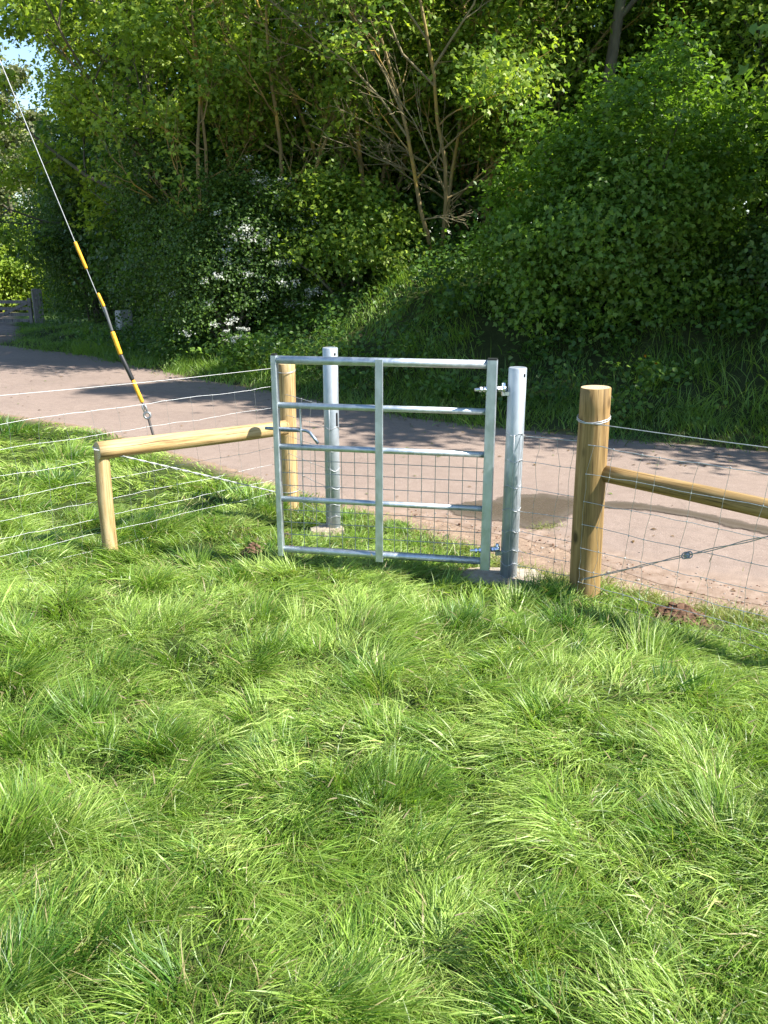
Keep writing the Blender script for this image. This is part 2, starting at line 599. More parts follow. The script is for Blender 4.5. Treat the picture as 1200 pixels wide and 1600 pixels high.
# a bare earthy ledge half way up the bank
led = np.exp(-(((X - (-.75)) / .6) ** 2 + ((Y - 11.75 + .25 * (X + .75)) / .13) ** 2))
T = T * (1 - .8 * led[..., None]) + np.array([.20, .14, .09])[None, None] * .8 * led[..., None]
me = np_mesh('ground', np.stack([X, Y, Z], -1).reshape(-1, 3), quads.ravel(), np.arange(len(quads)) * 4, M_GROUND, True, T.reshape(-1, 3))
tag(link('ground', me), 'grassy field, earth verge and wooded bank', kind='structure')

# road: a strip laid between its two edges
rx = np.concatenate([np.linspace(-58, -14, 40), np.linspace(-13.8, 9, 300), np.linspace(9.3, 36, 40)])
tt = np.concatenate([np.linspace(0, .3, 22), np.linspace(.32, .9, 24), np.linspace(.92, 1, 8)])
RXg, TT = np.meshgrid(rx, tt)
n0 = f_near(RXg) - .02 + (vnoise(RXg * 3, RXg * 0, 21) - .5) * .10 + (vnoise(RXg * 11, RXg * 0, 22) - .5) * .05
n1 = f_far(RXg) + (vnoise(RXg * 2, RXg * 0, 23) - .5) * .12
RYg = n0 * (1 - TT) + n1 * TT
edge_z = -.006 * np.where((TT < .001) | (TT > .999), 1.0, 0.0)
lz = -.03 - .45 * sstep(16.5, 23, RYg) * sstep(-6.3, -8.0, RXg)
RZ = lz + .008 + edge_z + .010 * np.sin(TT * math.pi)
q = np.arange(RXg.size).reshape(RXg.shape)
qd = np.stack([q[:-1, :-1], q[:-1, 1:], q[1:, 1:], q[1:, :-1]], -1).reshape(-1, 4)
ed = np.zeros((RXg.size, 3))
ed[:, 0] = (np.clip(1 - (RYg - n0) / .75, 0, 1) * np.interp(RXg, [-3, -1.2, 0, .6, 2.5], [.25, .4, .7, 1, 1])).ravel()
me = np_mesh('road', np.stack([RXg, RYg, RZ], -1).reshape(-1, 3), qd.ravel(), np.arange(len(qd)) * 4, M_ROAD, True, ed)
tag(link('road', me), 'narrow pinkish tarmac lane', kind='structure')


def road_z(x, y):
    t = np.clip((y - f_near(x)) / (f_far(x) - f_near(x)), 0, 1)
    return -.03 + .008 + .010 * math.sin(t * math.pi)


def patch(name, pix, z_up, mat, cells=90, soft=.10):
    """An irregular stain on the road, as a fine sheet trimmed to an outline measured in the photo."""
    pts = np.array([[G(u, v, -.02).x, G(u, v, -.02).y] for u, v in pix])
    lo, hi = pts.min(0) - .02, pts.max(0) + .02
    n = cells
    gx_, gy_ = np.meshgrid(np.linspace(lo[0], hi[0], n), np.linspace(lo[1], hi[1], n))
    px, py = gx_.ravel(), gy_.ravel()
    inside = np.zeros(px.shape, bool); dmin = np.full(px.shape, 9.0)
    for i in range(len(pts)):
        x1, y1 = pts[i]; x2, y2 = pts[(i + 1) % len(pts)]
        c = ((y1 > py) != (y2 > py)) & (px < (x2 - x1) * (py - y1) / (y2 - y1 + 1e-12) + x1)
        inside ^= c
        dx, dy = x2 - x1, y2 - y1
        t = np.clip(((px - x1) * dx + (py - y1) * dy) / (dx * dx + dy * dy), 0, 1)
        dmin = np.minimum(dmin, np.hypot(px - x1 - t * dx, py - y1 - t * dy))
    sdist = np.where(inside, dmin, -dmin)
    zz = np.array([road_z(a, b) for a, b in zip(px, py)]) + z_up
    q = np.arange(n * n).reshape(n, n)
    qd = np.stack([q[:-1, :-1], q[:-1, 1:], q[1:, 1:], q[1:, :-1]], -1).reshape(-1, 4)
    keep = (sdist[qd] > -.012).all(1)
    qd = qd[keep]
    t = np.zeros((n * n, 3)); t[:, 0] = np.clip(sdist / soft, 0, 1)
    used = np.unique(qd); re = -np.ones(n * n, int); re[used] = np.arange(len(used))
    me = np_mesh(name, np.stack([px, py, zz], -1)[used], re[qd].ravel(), np.arange(len(qd)) * 4, mat, True, t[used])
    return tag(link(name, me), kind='structure')


pu = patch('puddle', [(690, 793), (725, 783), (765, 781), (800, 773), (850, 771), (900, 777), (925, 785), (930, 797), (905, 806), (895, 816), (868, 822), (850, 832), (815, 828), (790, 818), (745, 816), (700, 806)], .004, M_WET, 110, .17)
pu['label'] = 'dark wet patch drying on the lane behind the gate post'
tr_ = patch('wet_trickle', [(905, 787), (950, 783), (1000, 787), (1060, 795), (1120, 807), (1180, 820), (1260, 832), (1260, 847), (1190, 838), (1130, 826), (1080, 813), (1020, 803), (950, 798), (905, 798)], .006, M_WET, 130, .13)
tr_['label'] = 'long dark trickle of water across the lane'

# ------------------------------------------------------------------ grass
def blade_arrays(root, head, bend, th0, kap, L, w, seg, tint, twist, floor):
    n = len(root)
    t = np.linspace(0, 1, seg + 1)[None, :]
    tm = (t[:, 1:] + t[:, :-1]) / 2
    th = np.clip(th0[:, None] + kap[:, None] * tm, 0, 1.85)
    hd = head[:, None] + bend[:, None] * tm
    ds = (L / seg)[:, None]
    zero = np.zeros((n, 1))
    cx = np.concatenate([zero, np.cumsum(np.sin(th) * np.cos(hd) * ds, 1)], 1)
    cy = np.concatenate([zero, np.cumsum(np.sin(th) * np.sin(hd) * ds, 1)], 1)
    cz = np.concatenate([zero, np.cumsum(np.cos(th) * ds, 1)], 1)
    cz = np.maximum(cz, floor[:, None] * np.clip(t * 2, 0, 1))
    c = np.stack([root[:, 0:1] + cx, root[:, 1:2] + cy, root[:, 2:3] + cz], -1)
    thv = np.clip(th0[:, None] + kap[:, None] * t, 0, 1.85)
    hv = head[:, None] + bend[:, None] * t
    sh = np.stack([-np.sin(hv), np.cos(hv), 0 * hv], -1)
    nn = np.stack([-np.cos(hv) * np.cos(thv), -np.sin(hv) * np.cos(thv), np.sin(thv)], -1)
    tw = twist[:, None, None]
    side = sh * np.cos(tw) + nn * np.sin(tw)
    prof = np.clip(.55 + 1.6 * t, 0, 1) * (1 - np.clip(t, 0, 1) ** 1.5)
    side = side * (w[:, None] * prof * .5)[..., None]
    left = (c - side)[:, :-1]; right = (c + side)[:, :-1]; tip = c[:, -1:]
    v = np.concatenate([np.stack([left, right], 2).reshape(n, 2 * seg, 3), tip], 1)
    nv = 2 * seg + 1
    loc = []
    for i in range(seg - 1):
        loc += [2 * i, 2 * i + 1, 2 * i + 3, 2 * i + 2]
    loc += [2 * seg - 2, 2 * seg - 1, 2 * seg]
    starts = np.array([4 * i for i in range(seg)])
    base = np.arange(n)[:, None] * nv
    loops = (np.array(loc)[None] + base).ravel()
    st = (starts[None] + np.arange(n)[:, None] * len(loc)).ravel()
    tt = np.repeat(tint, nv, 0)
    return v.reshape(-1, 3), loops, st, tt


def join(parts):
    V, Lo, S, T_ = [], [], [], []
    nv = nl = 0
    for v, l, s, t in parts:
        V.append(v); Lo.append(l + nv); S.append(s + nl); T_.append(t)
        nv += len(v); nl += len(l)
    return np.concatenate(V), np.concatenate(Lo), np.concatenate(S), np.concatenate(T_)


BARE = []      # (x, y, r) spots without grass


def bare_mask(x, y):
    ok = np.ones(len(x), bool)
    for bx, by, br in BARE:
        ok &= np.hypot(x - bx, y - by) > br
    return ok


HINGE = G(794, 906); SLAM = G(521, 829)
HINGE.z = SLAM.z = 0
BARE += [(HINGE.x - .02, HINGE.y + .03, .17), (HINGE.x + .10, HINGE.y + .07, .15), (HINGE.x - .17, HINGE.y - .0, .09), (SLAM.x - .03, SLAM.y, .10)]
MOUND1 = G(397, 864); MOUND2 = G(1058, 966); MOUND3 = G(1020, 985)
BARE += [(MOUND1.x, MOUND1.y, .07), (MOUND2.x, MOUND2.y, .10)]
for u_, v_, r_ in [(345, 826, .06), (425, 822, .06), (378, 842, .07), (415, 846, .05), (442, 838, .06), (690, 890, .05), (985, 972, .07), (1115, 985, .06)]:
    BARE.append((G(u_, v_).x, G(u_, v_).y, r_))


def field_grass(seed):
    rng = np.random.default_rng(seed)
    parts = []
    TUS = np.stack([rng.uniform(-4, 3.2, 900), rng.uniform(.8, 8.5, 900), rng.uniform(.03, .085, 900)], 1)
    SPEC = [(806, 948, .09), (838, 940, .08), (868, 934, .07), (960, 985, .10), (1010, 1005, .08), (1090, 1020, .10), (1150, 1030, .08), (150, 868, .10), (196, 872, .09), (128, 850, .08), (700, 905, .06), (640, 900, .06)]
    TUS = np.concatenate([TUS, [[G(u, w_).x, G(u, w_).y, q] for u, w_, q in SPEC]])
    TUSA = rng.normal(0, .9, len(TUS))
    # clump centres, denser close to the camera
    bands = [(.75, 2.4, 320, 84, .0036, 6), (2.4, 3.7, 250, 74, .0041, 6), (3.7, 5.4, 160, 68, .0048, 5), (5.4, 8.5, 48, 62, .0070, 4), (8.5, 16, 13, 42, .013, 3)]
    for y0, y1, cd, bpc, wid, seg in bands:
        hw = .52 * y1 + .7
        nc = int(cd * (y1 - y0) * 2 * hw)
        cx = rng.uniform(-hw, hw, nc); cy = rng.uniform(y0, y1, nc)
        ok = (cy < f_grass(cx) - .02) & (np.abs(cx) < .52 * cy + .7)
        if y1 <= 5.5: ok &= bare_mask(cx, cy)
        cx, cy = cx[ok], cy[ok]; nc = len(cx)
        # growth: tall tussocks where n is high, laid swathes elsewhere
        nt_ = vnoise(cx * 1.9, cy * 1.9, 31) * .65 + vnoise(cx * 4.7, cy * 4.7, 32) * .35
        lay = vnoise(cx * 2.8 + 9, cy * 2.8, 33) * .55 + vnoise(cx * 7, cy * 7, 34) * .45
        ch = (vnoise(cx * 1.1, cy * 1.1, 35) * 1.5 + vnoise(cx * 3.8, cy * 3.8, 36) * 1.25 + vnoise(cx * 9, cy * 9, 38) * .8) * math.pi * 1.15 - 7.1 + rng.normal(0, .5, nc) * (1.1 - .85 * sstep(.3, .6, lay))
        edge = sstep(0.0, .75, f_grass(cx) - cy)                       # shorter by the trodden edge
        near_gate = 1 - .55 * np.exp(-(((cx + .05) / .75) ** 2 + ((cy - 4.85) / .5) ** 2))
        trod = (.38 + .62 * edge) * near_gate
        # tussocks: tall upright tufts, with a thin hollow round each
        tdx, tdy = cx[:, None] - TUS[None, :, 0], cy[:, None] - TUS[None, :, 1]
        td = np.hypot(tdx, tdy) / TUS[None, :, 2]
        ti = td.argmin(1); tm_ = td[np.arange(nc), ti]
        tout = np.arctan2(tdy[np.arange(nc), ti], tdx[np.arange(nc), ti])
        intus = sstep(1.05, .75, tm_); ring = np.exp(-((tm_ - 1.6) / .35) ** 2) * (np.cos(tout - ch - 2.2) * .5 + .6).clip(0, 1)
        lay_ = sstep(.3, .6, lay)
        ch = np.where(tm_ < .92, ch + TUSA[ti] + rng.normal(0, .25, nc), ch)
        trod = np.where((ti >= 900) & (tm_ < 1), .95, trod)
        stand = np.maximum(sstep(.56, .72, nt_) * .6, intus) * (1 - .7 * ring)
        cl = (.076 + .046 * nt_ + .02 * stand + .032 * intus - .034 * ring + .055 * lay_ * (1 - stand)) * trod * rng.uniform(.75, 1.25, nc)
        cth = np.where(rng.random(nc) < .10 + .5 * stand, .3, .72) + .62 * lay_ * (1 - .8 * stand) + .12 * intus
        # colour of each clump, with gloss of laid grass and shade of tufts, hollows painted in
        cmix = np.clip(vnoise(cx * 1.1, cy * 1.1, 37) * .30 + vnoise(cx * 5, cy * 5, 39) * .45 + rng.normal(.19, .30, nc) + .22 * lay_ - .38 * intus - .25 * ring, 0, 1)
        dark = np.array([.068, .165, .018]); mid = np.array([.235, .365, .052]); yel = np.array([.405, .52, .145])
        cc = np.where(cmix[:, None] < .5, dark + (mid - dark) * (cmix * 2)[:, None], mid + (yel - mid) * ((cmix - .5) * 2)[:, None])
        cnt = (bpc * rng.uniform(.55, 1.35, nc) * (.6 + .4 * trod) * (1 - .8 * ring) * (1 + .6 * intus) * (.5 + .5 * sstep(.22, .42, vnoise(cx * 5.5, cy * 5.5, 44)))).astype(int)
        idx = np.repeat(np.arange(nc), cnt); n = len(idx)
        sig = .034 if y1 < 5.5 else .08
        ox, oy = rng.normal(0, sig, n), rng.normal(0, sig, n)
        rxy = np.stack([cx[idx] + ox, cy[idx] + oy], 1)
        okb = rxy[:, 1] < f_grass(rxy[:, 0]) + rng.normal(0, .05, n)
        if y1 <= 5.5: okb &= bare_mask(rxy[:, 0], rxy[:, 1])
        idx, ox, oy, rxy = idx[okb], ox[okb], oy[okb], rxy[okb]; n = len(idx)
        root = np.concatenate([rxy, (land(rxy[:, 0], rxy[:, 1]) - .005)[:, None]], 1)
        out = np.arctan2(oy, ox)
        st_i = stand[idx]
        # direction: the swathe's, turned a little outward from the clump
        h = ch[idx]; dlt = (out - h + math.pi) % (2 * math.pi) - math.pi
        head = h + dlt * (.10 + .35 * st_i) + rng.normal(0, .25, n)
        L = np.clip(cl[idx] * rng.uniform(.55, 1.25, n), .04, .5)
        th0 = np.clip(cth[idx] + rng.normal(0, .18, n), .02, 1.4)
        kap = rng.uniform(.5, 1.25, n) * (1 - .45 * st_i) + .15
        w = wid * rng.uniform(.6, 1.3, n) * np.where(rng.random(n) < .16, 1.75, 1.0)
        tint = cc[idx] * rng.uniform(.72, 1.3, n)[:, None]
        straw = rng.random(n) < .035
        tint[straw] = np.array([.40, .34, .17]) * rng.uniform(.7, 1.2, straw.sum())[:, None]
        yl = rng.random(n) < .07
        tint[yl] = np.array([.24, .30, .055]) * rng.uniform(.8, 1.2, yl.sum())[:, None]
        floor = rng.uniform(.008, .085, n) * np.clip(cl[idx] / .3, .3, 1.1)
        parts.append(blade_arrays(root, head, rng.normal(0, .35, n), th0, kap, L, w, seg, tint, rng.normal(0, .55, n), floor))
    # fine matted bottom grass between the swathes
    for y0, y1, dens, wid in [(.75, 2.4, 3600, .0026), (2.4, 3.7, 3000, .003), (3.7, 5.4, 2200, .0038)]:
        hw = .52 * y1 + .7; n = int(dens * (y1 - y0) * 2 * hw)
        x = rng.uniform(-hw, hw, n); y = rng.uniform(y0, y1, n)
        ok = (y < f_grass(x) - .03) & (np.abs(x) < .52 * y + .7) & bare_mask(x, y)
        x, y = x[ok], y[ok]; n = len(x)
        root = np.stack([x, y, land(x, y) - .003], 1)
        cm = np.clip(rng.normal(.45, .3, n), 0, 1)[:, None]
        tint = (np.array([.10, .20, .025]) * (1 - cm) + np.array([.32, .43, .10]) * cm) * rng.uniform(.7, 1.25, (n, 1))
        dead = rng.random(n) < .10
        tint[dead] = np.array([.36, .30, .14]) * rng.uniform(.6, 1.2, (dead.sum(), 1))
        parts.append(blade_arrays(root, rng.uniform(0, 6.28, n), rng.normal(0, .5, n), rng.uniform(.3, 1.2, n), rng.uniform(.3, 1.2, n), rng.uniform(.05, .13, n), wid * rng.uniform(.7, 1.5, n), 4, tint, rng.normal(0, .6, n), rng.uniform(.005, .05, n)))
    return join(parts)


v, l, s, t = field_grass(5)
tag(link('field_grass', np_mesh('field_grass', v, l, s, M_GRASS, False, t)), 'long lush meadow grass lying in swathes and tussocks', 'grass', kind='stuff')
print('field grass blades faces', len(s))


def seed_heads(seed):
    """Flowering stalks with soft pale heads standing above the sward."""
    rng = np.random.default_rng(seed)
    n = 120
    y = rng.uniform(1.3, 4.6, n) ** 1.0; x = rng.uniform(-.5, .5, n) * y * .98
    ok = (y < f_grass(x) - .3); x, y = x[ok], y[ok]; n = len(x)
    root = np.stack([x, y, land(x, y)], 1)
    head = vnoise(x * .75, y * .75, 35) * 8 + rng.normal(0, .9, n)
    L = rng.uniform(.26, .46, n)
    th0 = rng.uniform(.15, .85, n); kap = rng.uniform(.3, 1.0, n); bend = rng.normal(0, .3, n)
    a = blade_arrays(root, head, bend, th0, kap, L, np.full(n, .0022), 6, np.tile([[.20, .27, .08]], (n, 1)), rng.normal(0, .3, n), np.full(n, .1))
    # heads continue from the tips
    tips = a[0].reshape(n, 13, 3)[:, -1]
    hl = rng.uniform(.028, .05, n)
    outp = [a]
    for tw in (0.0, 1.05, 2.1):
        c = np.array([[.42, .36, .24]]) * rng.uniform(.75, 1.25, (n, 1))
        outp.append(blade_arrays(tips - np.array([0, 0, .004]), head + bend, np.zeros(n), np.clip(th0 + kap, 0, 1.85), np.full(n, .15), hl, np.full(n, .005), 3, c, np.full(n, tw), np.full(n, -.5)))
    return join(outp)


v, l, s, t = seed_heads(8)
tag(link('seed_head_grass', np_mesh('seed_head_grass', v, l, s, M_GRASS, False, t)), 'thin flowering grass stalks with pale seed heads', 'grass', kind='stuff')


def verge_grass(seed):
    rng = np.random.default_rng(seed)
    parts = []
    for (x0, x1, s0, s1, cd, bpc, wid, hl) in [(-13, 9, -.06, .7, 44, 40, .009, .14), (-13, 9, .5, 5.2, 14, 36, .011, .23)]:
        nc = int(cd * (x1 - x0) * (s1 - s0) / .76)
        cx = rng.uniform(x0, x1, nc); sdist = rng.uniform(s0, s1, nc)
        cy = f_far(cx) + sdist / .76
        ledge = np.exp(-(((cx + .75) / .6) ** 2 + ((cy - 11.75 + .25 * (cx + .75)) / .13) ** 2))
        ok = (rng.random(nc) > ledge * 1.3) & (np.abs(cx) < .6 * cy + 1.5) & ~((cx < -.418 * cy) & (cy > 16.3) & (cy < 30))
        cx, cy = cx[ok], cy[ok]; nc = len(cx)
        nn = vnoise(cx * 1.2, cy * 1.2, 61)
        cnt = (bpc * rng.uniform(.5, 1.4, nc)).astype(int)
        idx = np.repeat(np.arange(nc), cnt); n = len(idx)
        r = np.stack([cx[idx] + rng.normal(0, .11, n), cy[idx] + rng.normal(0, .11, n)], 1)
        root = np.concatenate([r, (land(r[:, 0], r[:, 1]) - .01)[:, None]], 1)
        head = rng.uniform(0, 6.283, nc)[idx] + rng.normal(0, .7, n)
        hl_i = np.where((cx < -4.6) & (cy > 15.5), .45, 1.0)[idx]
        L = hl * hl_i * (.6 + .9 * nn[idx]) * rng.uniform(.5, 1.35, n)
        cm = np.clip(nn[idx] + rng.normal(0, .2, n) + .5 * np.exp(-(((r[:, 0] - .9) / 1.1) ** 2 + ((r[:, 1] - 12.0) / .7) ** 2)), 0, 1)[:, None]  # sunlit patch on the bank is painted into the blade tint
        tint = (np.array([.07, .15, .022]) * (1 - cm) + np.array([.21, .33, .05]) * cm) * rng.uniform(.7, 1.3, n)[:, None]
        parts.append(blade_arrays(root, head, rng.normal(0, .3, n), rng.uniform(.05, .6, n), rng.uniform(.3, 1.5, n), L, wid * rng.uniform(.6, 1.3, n), 4, tint, rng.normal(0, .6, n), rng.uniform(.0, .05, n)))
    return join(parts)


v, l, s, t = verge_grass(6)
tag(link('verge_grass', np_mesh('verge_grass', v, l, s, M_GRASS, False, t)), 'rough grass on the shady bank beyond the lane', 'grass', kind='stuff')


def small_tuft(spots, seed, tint0):
    rng = np.random.default_rng(seed); parts = []
    for (x, y, r, cnt, hl) in spots:
        rr = np.stack([x + rng.normal(0, r, cnt), y + rng.normal(0, r * .6, cnt)], 1)
        root = np.concatenate([rr, np.maximum(land(rr[:, 0], rr[:, 1]), -.03)[:, None]], 1)
        parts.append(blade_arrays(root, rng.uniform(0, 6.28, cnt), rng.normal(0, .4, cnt), rng.uniform(.3, 1.2, cnt), rng.uniform(.3, 1.3, cnt), hl * rng.uniform(.5, 1.3, cnt), .005 * rng.uniform(.6, 1.3, cnt), 4,
                                  np.array([tint0]) * rng.uniform(.7, 1.3, (cnt, 1)), rng.normal(0, .6, cnt), rng.uniform(.002, .02, cnt)))
    return join(parts)


sp = []
rg = np.random.default_rng(3)
for u, vv, r, c, h in [(852, 824, .05, 90, .06), (838, 826, .03, 50, .05), (868, 822, .03, 50, .05)]:
    g = G(u, vv, -.02); sp.append((g.x, g.y, r, c, h))
for i in range(46):       # straggling bleached turf along the trodden road edge
    u = rg.uniform(840, 1230); x = G(u, 930).x
    y = float(f_grass(x)) + rg.uniform(-.05, .10); sp.append((x, y, .05, 45, .085))
for i in range(16):
    u = rg.uniform(640, 850); g = G(u, 800 + (u - 560) * .31 + rg.uniform(2, 26)); sp.append((g.x, g.y, .05, 34, .06))
for i in range(26):
    g = G(rg.uniform(322, 452), rg.uniform(806, 850), 0); sp.append((g.x, g.y, .05, 26, .07))
for i in range(14):
    g = G(rg.uniform(700, 880), rg.uniform(893, 930), 0); sp.append((g.x, g.y, .05, 22, .06))
v, l, s, t = small_tuft(sp, 12, (.24, .27, .075))
tag(link('edge_turf_grass', np_mesh('edge_turf_grass', v, l, s, M_GRASS, False, t)), 'short yellowish turf along the trodden lane edge', 'grass', kind='stuff')

# gravel and crumbs of earth at the road edge
rng = random.Random(4)
mb = MB()
for i in range(650):
    u = rng.uniform(640, 1240)
    x = G(u, 900).x if u > 800 else G(u, 850).x
    y = float(f_near(x)) + rng.gauss(-.02, .16)
    r = rng.uniform(.002, .0065) * (1.8 if rng.random() < .06 else 1)
    zz = max(land1(x, y), road_z(x, y) if y > float(f_near(x)) else -1)
    mb.blob((x, y, zz + r * .3), (r * rng.uniform(.8, 1.4), r * rng.uniform(.8, 1.3), r * .7), rng, 5, 3, 0 if rng.random() < .6 else 1, .3)
for i in range(420):
    u_, v_, sx_, sy_ = rng.choice([(800, 905, 60, 14), (740, 893, 40, 8), (505, 830, 40, 10), (415, 855, 40, 12), (380, 835, 40, 14), (1050, 970, 60, 14), (920, 925, 30, 10), (700, 850, 70, 18)])
    g_ = G(u_ + rng.gauss(0, sx_ * .6), v_ + rng.gauss(0, sy_ * .6))
    r = rng.uniform(.003, .009)
    mb.blob((g_.x, g_.y, land1(g_.x, g_.y) + r * .4), (r * rng.uniform(.8, 1.4), r * rng.uniform(.8, 1.3), r * .75), rng, 5, 3, 0 if rng.random() < .35 else 1, .3)
tag(mb.build('gravel', [M_STONE, M_SOIL]), 'loose stones and crumbs of earth along the lane edge', 'gravel', kind='stuff')


rl = np.random.default_rng(55); n = 420
lxs = rl.uniform(-5.5, 4.2, n); tq = np.where(rl.random(n) < .6, 1 - np.abs(rl.normal(0, .14, n)), rl.random(n))
tq = np.clip(tq, .02, .985); lys = f_near(lxs) * (1 - tq) + f_far(lxs) * tq
ang = rl.uniform(0, 6.28, n); ls = rl.uniform(.008, .026, n)
vv_ = []
for x_, y_, a_, q_ in zip(lxs, lys, ang, ls):
    z_ = road_z(x_, y_) + .004; c_, d_ = math.cos(a_) * q_, math.sin(a_) * q_
    vv_ += [(x_ - c_, y_ - d_, z_), (x_ + d_ * .45, y_ - c_ * .45, z_ + q_ * .3), (x_ + c_, y_ + d_, z_ + q_ * .12), (x_ - d_ * .45, y_ + c_ * .45, z_ + q_ * .2)]
tl = np.array([[.20, .13, .06]]) * rl.uniform(.4, 1.5, (n, 1)); gl = rl.random(n) < .3; tl[gl] = (.16, .22, .05)
tag(link('leaf_litter', np_mesh('leaf_litter', np.array(vv_), np.arange(4 * n), np.arange(n) * 4, M_PETAL, False, np.repeat(tl, 4, 0))), 'fallen leaves and bits of twig scattered on the lane', 'leaf litter', kind='stuff')


def soil_mound(g, r, h, mat, seed, label, squash=1.0):
    rng = random.Random(seed); mb = MB()
    for i in range(130):
        a = rng.uniform(0, 6.28); q = 1.15 * r * math.sqrt(rng.random())
        x, y = q * math.cos(a), q * math.sin(a) * squash
        k = rng.uniform(.004, .014) * (r / .09 + .35)
        mb.blob((x, y, h * max(0, 1 - (q / r) ** 2) * rng.uniform(.5, 1.0)), (k * 1.2, k, k * .85), rng, 6, 4, 0, .35)
    mb.blob((0, 0, 0), (r * .8, r * .8 * squash, h * .6), rng, 10, 6, 0, .12)
    o = mb.build('soil_mound', mat, None, (g.x, g.y, land1(g.x, g.y)))
    return tag(o, label, 'soil')


soil_mound(MOUND1, .06, .055, M_SOIL, 1, 'small reddish heap of dug soil in the grass beside the gate')
soil_mound(MOUND2, .12, .055, M_SOIL_DK, 2, 'dark crumbly soil heap at the foot of the wire netting', .7)
soil_mound(MOUND3, .05, .03, M_SOIL_DK, 5, 'tiny scrap of bare soil beside the larger crumbly heap', .8)
soil_mound(G(446, 838), .05, .045, M_SOIL, 6, 'little soil heap under the latch end of the gate', .8)

# ------------------------------------------------------------------ posts, rails
def wobbler(seed, amp):
    r = random.Random(seed); ph = [r.uniform(0, 6.28) for _ in range(6)]
    return lambda a, t: amp * (math.sin(2 * math.pi * a * 2 + ph[0] + 1.3 * t) + .6 * math.sin(2 * math.pi * a * 3 + ph[1] + 3 * t) + .5 * math.sin(6 * t + ph[2]) * .5)


def wooden_round(name, a, b, r0, r1, mat, label, cat, group=None, seed=1, sink=.25, round_top=0.0, part_rings=True, amp=.02):
    """A peeled round timber from a to b, built along its own z axis so that the grain follows it."""
    a, b = Vector(a), Vector(b)
    d = (b - a); Ln = d.length; d.normalize()
    a = a - d * sink; Ln += sink
    mb = MB(); n = 14
    pts, rad = [], []
    for i in range(n + 1):
        t = i / n
        pts.append(Vector((.004 * math.sin(5 * t + seed), .004 * math.sin(4 * t + 2 * seed), t * (Ln - .003))))
        rad.append(r0 + (r1 - r0) * t)
    pts.append(Vector((pts[-1].x, pts[-1].y, Ln))); rad.append(r1 - .0035)
    mb.tube(pts, rad, 28, 0, True, 1, True, wobbler(seed, amp))
    o = mb.build(name, [mat, M_END])
    o.location = a
    o.rotation_mode = 'QUATERNION'
    o.rotation_quaternion = d.to_track_quat('Z', 'Y')
    return tag(o, label, cat, group)


WOODL = G(454, 797)                                  # corner post behind the gate's free end
wl_top = P(447, 568, WOODL.y)
wooden_round('wooden_post', WOODL, wl_top, .060, .054, M_WOOD, 'yellow round timber post seen through the latch end of the gate', 'post', seed=3)
STRUT = G(174, 864)
st_top = P(157, 694, STRUT.y + .03)
wooden_round('strut_post', STRUT, st_top, .041, .040, M_WOOD, 'short leaning timber post standing in the long grass under the rail end', 'post', seed=5)
rail_a = P(152, 706, STRUT.y - .01); rail_b = P(447, 667, WOODL.y - .075)
wooden_round('timber_rail', rail_a, rail_b, .050, .046, M_WOOD, 'pale yellow round rail resting on the short leaning post', 'rail', seed=7, sink=0)
WOODR = G(914, 932)
wr_top = P(930, 605, WOODR.y + .005)
wooden_round('wooden_post', WOODR, wr_top, .077, .071, M_WOOD_G, 'thick greenish brown timber post standing alone in front of the lane', 'post', seed=11, amp=.008)
fdir = Vector((.76, -.65, 0)).normalized()           # the run of the fence beyond the thick post
fnorm = Vector((-.65, -.76, 0)).normalized()         # towards the field
far_s = 1.75
ra = P(925, 739, WOODR.y - .01)
ra = Vector((WOODR.x + fdir.x * .045, WOODR.y + fdir.y * .045, ra.z))
rb_pix = P(1200, 796, 3.42)
rdir = (rb_pix - ra).normalized()
fdir = Vector((rdir.x, rdir.y, 0)).normalized(); fnorm = Vector((fdir.y, -fdir.x, 0))
if fnorm.y > 0: fnorm = -fnorm
rb = ra + rdir * far_s
wooden_round('timber_rail', ra, rb, .039, .044, M_WOOD_G, 'weathered round rail with rough bark let into the thick timber post', 'rail', seed=13, sink=0, amp=.03)
so = rb + rdir * .03
wooden_round('strut_post', Vector((so.x, so.y, 0)), Vector((so.x, so.y, rb.z + .04)), .045, .042, M_WOOD_G, 'short timber post holding the far end of the weathered rail', 'post', seed=15)


def steel_post(g, top, label, slot):
    root = empty('steel_post', (g.x, g.y, 0), label, 'post', 'galvanised round gate posts')
    mb = MB(); r = .0445; h = top
    mb.tube([(0, 0, -.3), (0, 0, h - .004), (0, 0, h)], [r, r, r - .003], 32, 0, True, 0)
    mb.build('post_tube', M_ZINC_POST, root)
    # drilled hole, as a dark plug set through the wall
    def plug(ang, z, w, hh, name):
        d = Vector((math.sin(ang), -math.cos(ang), 0))
        m = MB(); side = Vector((d.y * -1, d.x, 0))
        c = d * (r - .004) + Vector((0, 0, z))
        prof = []
        for k in range(16):
            a = 2 * math.pi * k / 16
            y = math.sin(a) * w + (hh / 2 if math.sin(a) > 0 else -hh / 2)
            prof.append((math.cos(a) * w, y))
        b0 = len(m.v)
        for off in (0, .0052):
            for px_, pz_ in prof:
                m.v.append(c + d * (off - (px_ * px_) / (2 * r)) + side * px_ + Vector((0, 0, pz_)))
        for k in range(16):
            k2 = (k + 1) % 16
            m.face((b0 + k, b0 + k2, b0 + 16 + k2, b0 + 16 + k))
        m.face([b0 + 16 + k for k in range(16)]); m.face([b0 + k for k in reversed(range(16))])
        m.build(name, M_HOLE, root)
    plug(R(40), h - .035, .006, .006, 'bolt_hole')
    if slot: plug(R(50), slot, .007, .075, 'latch_slot')
    return root


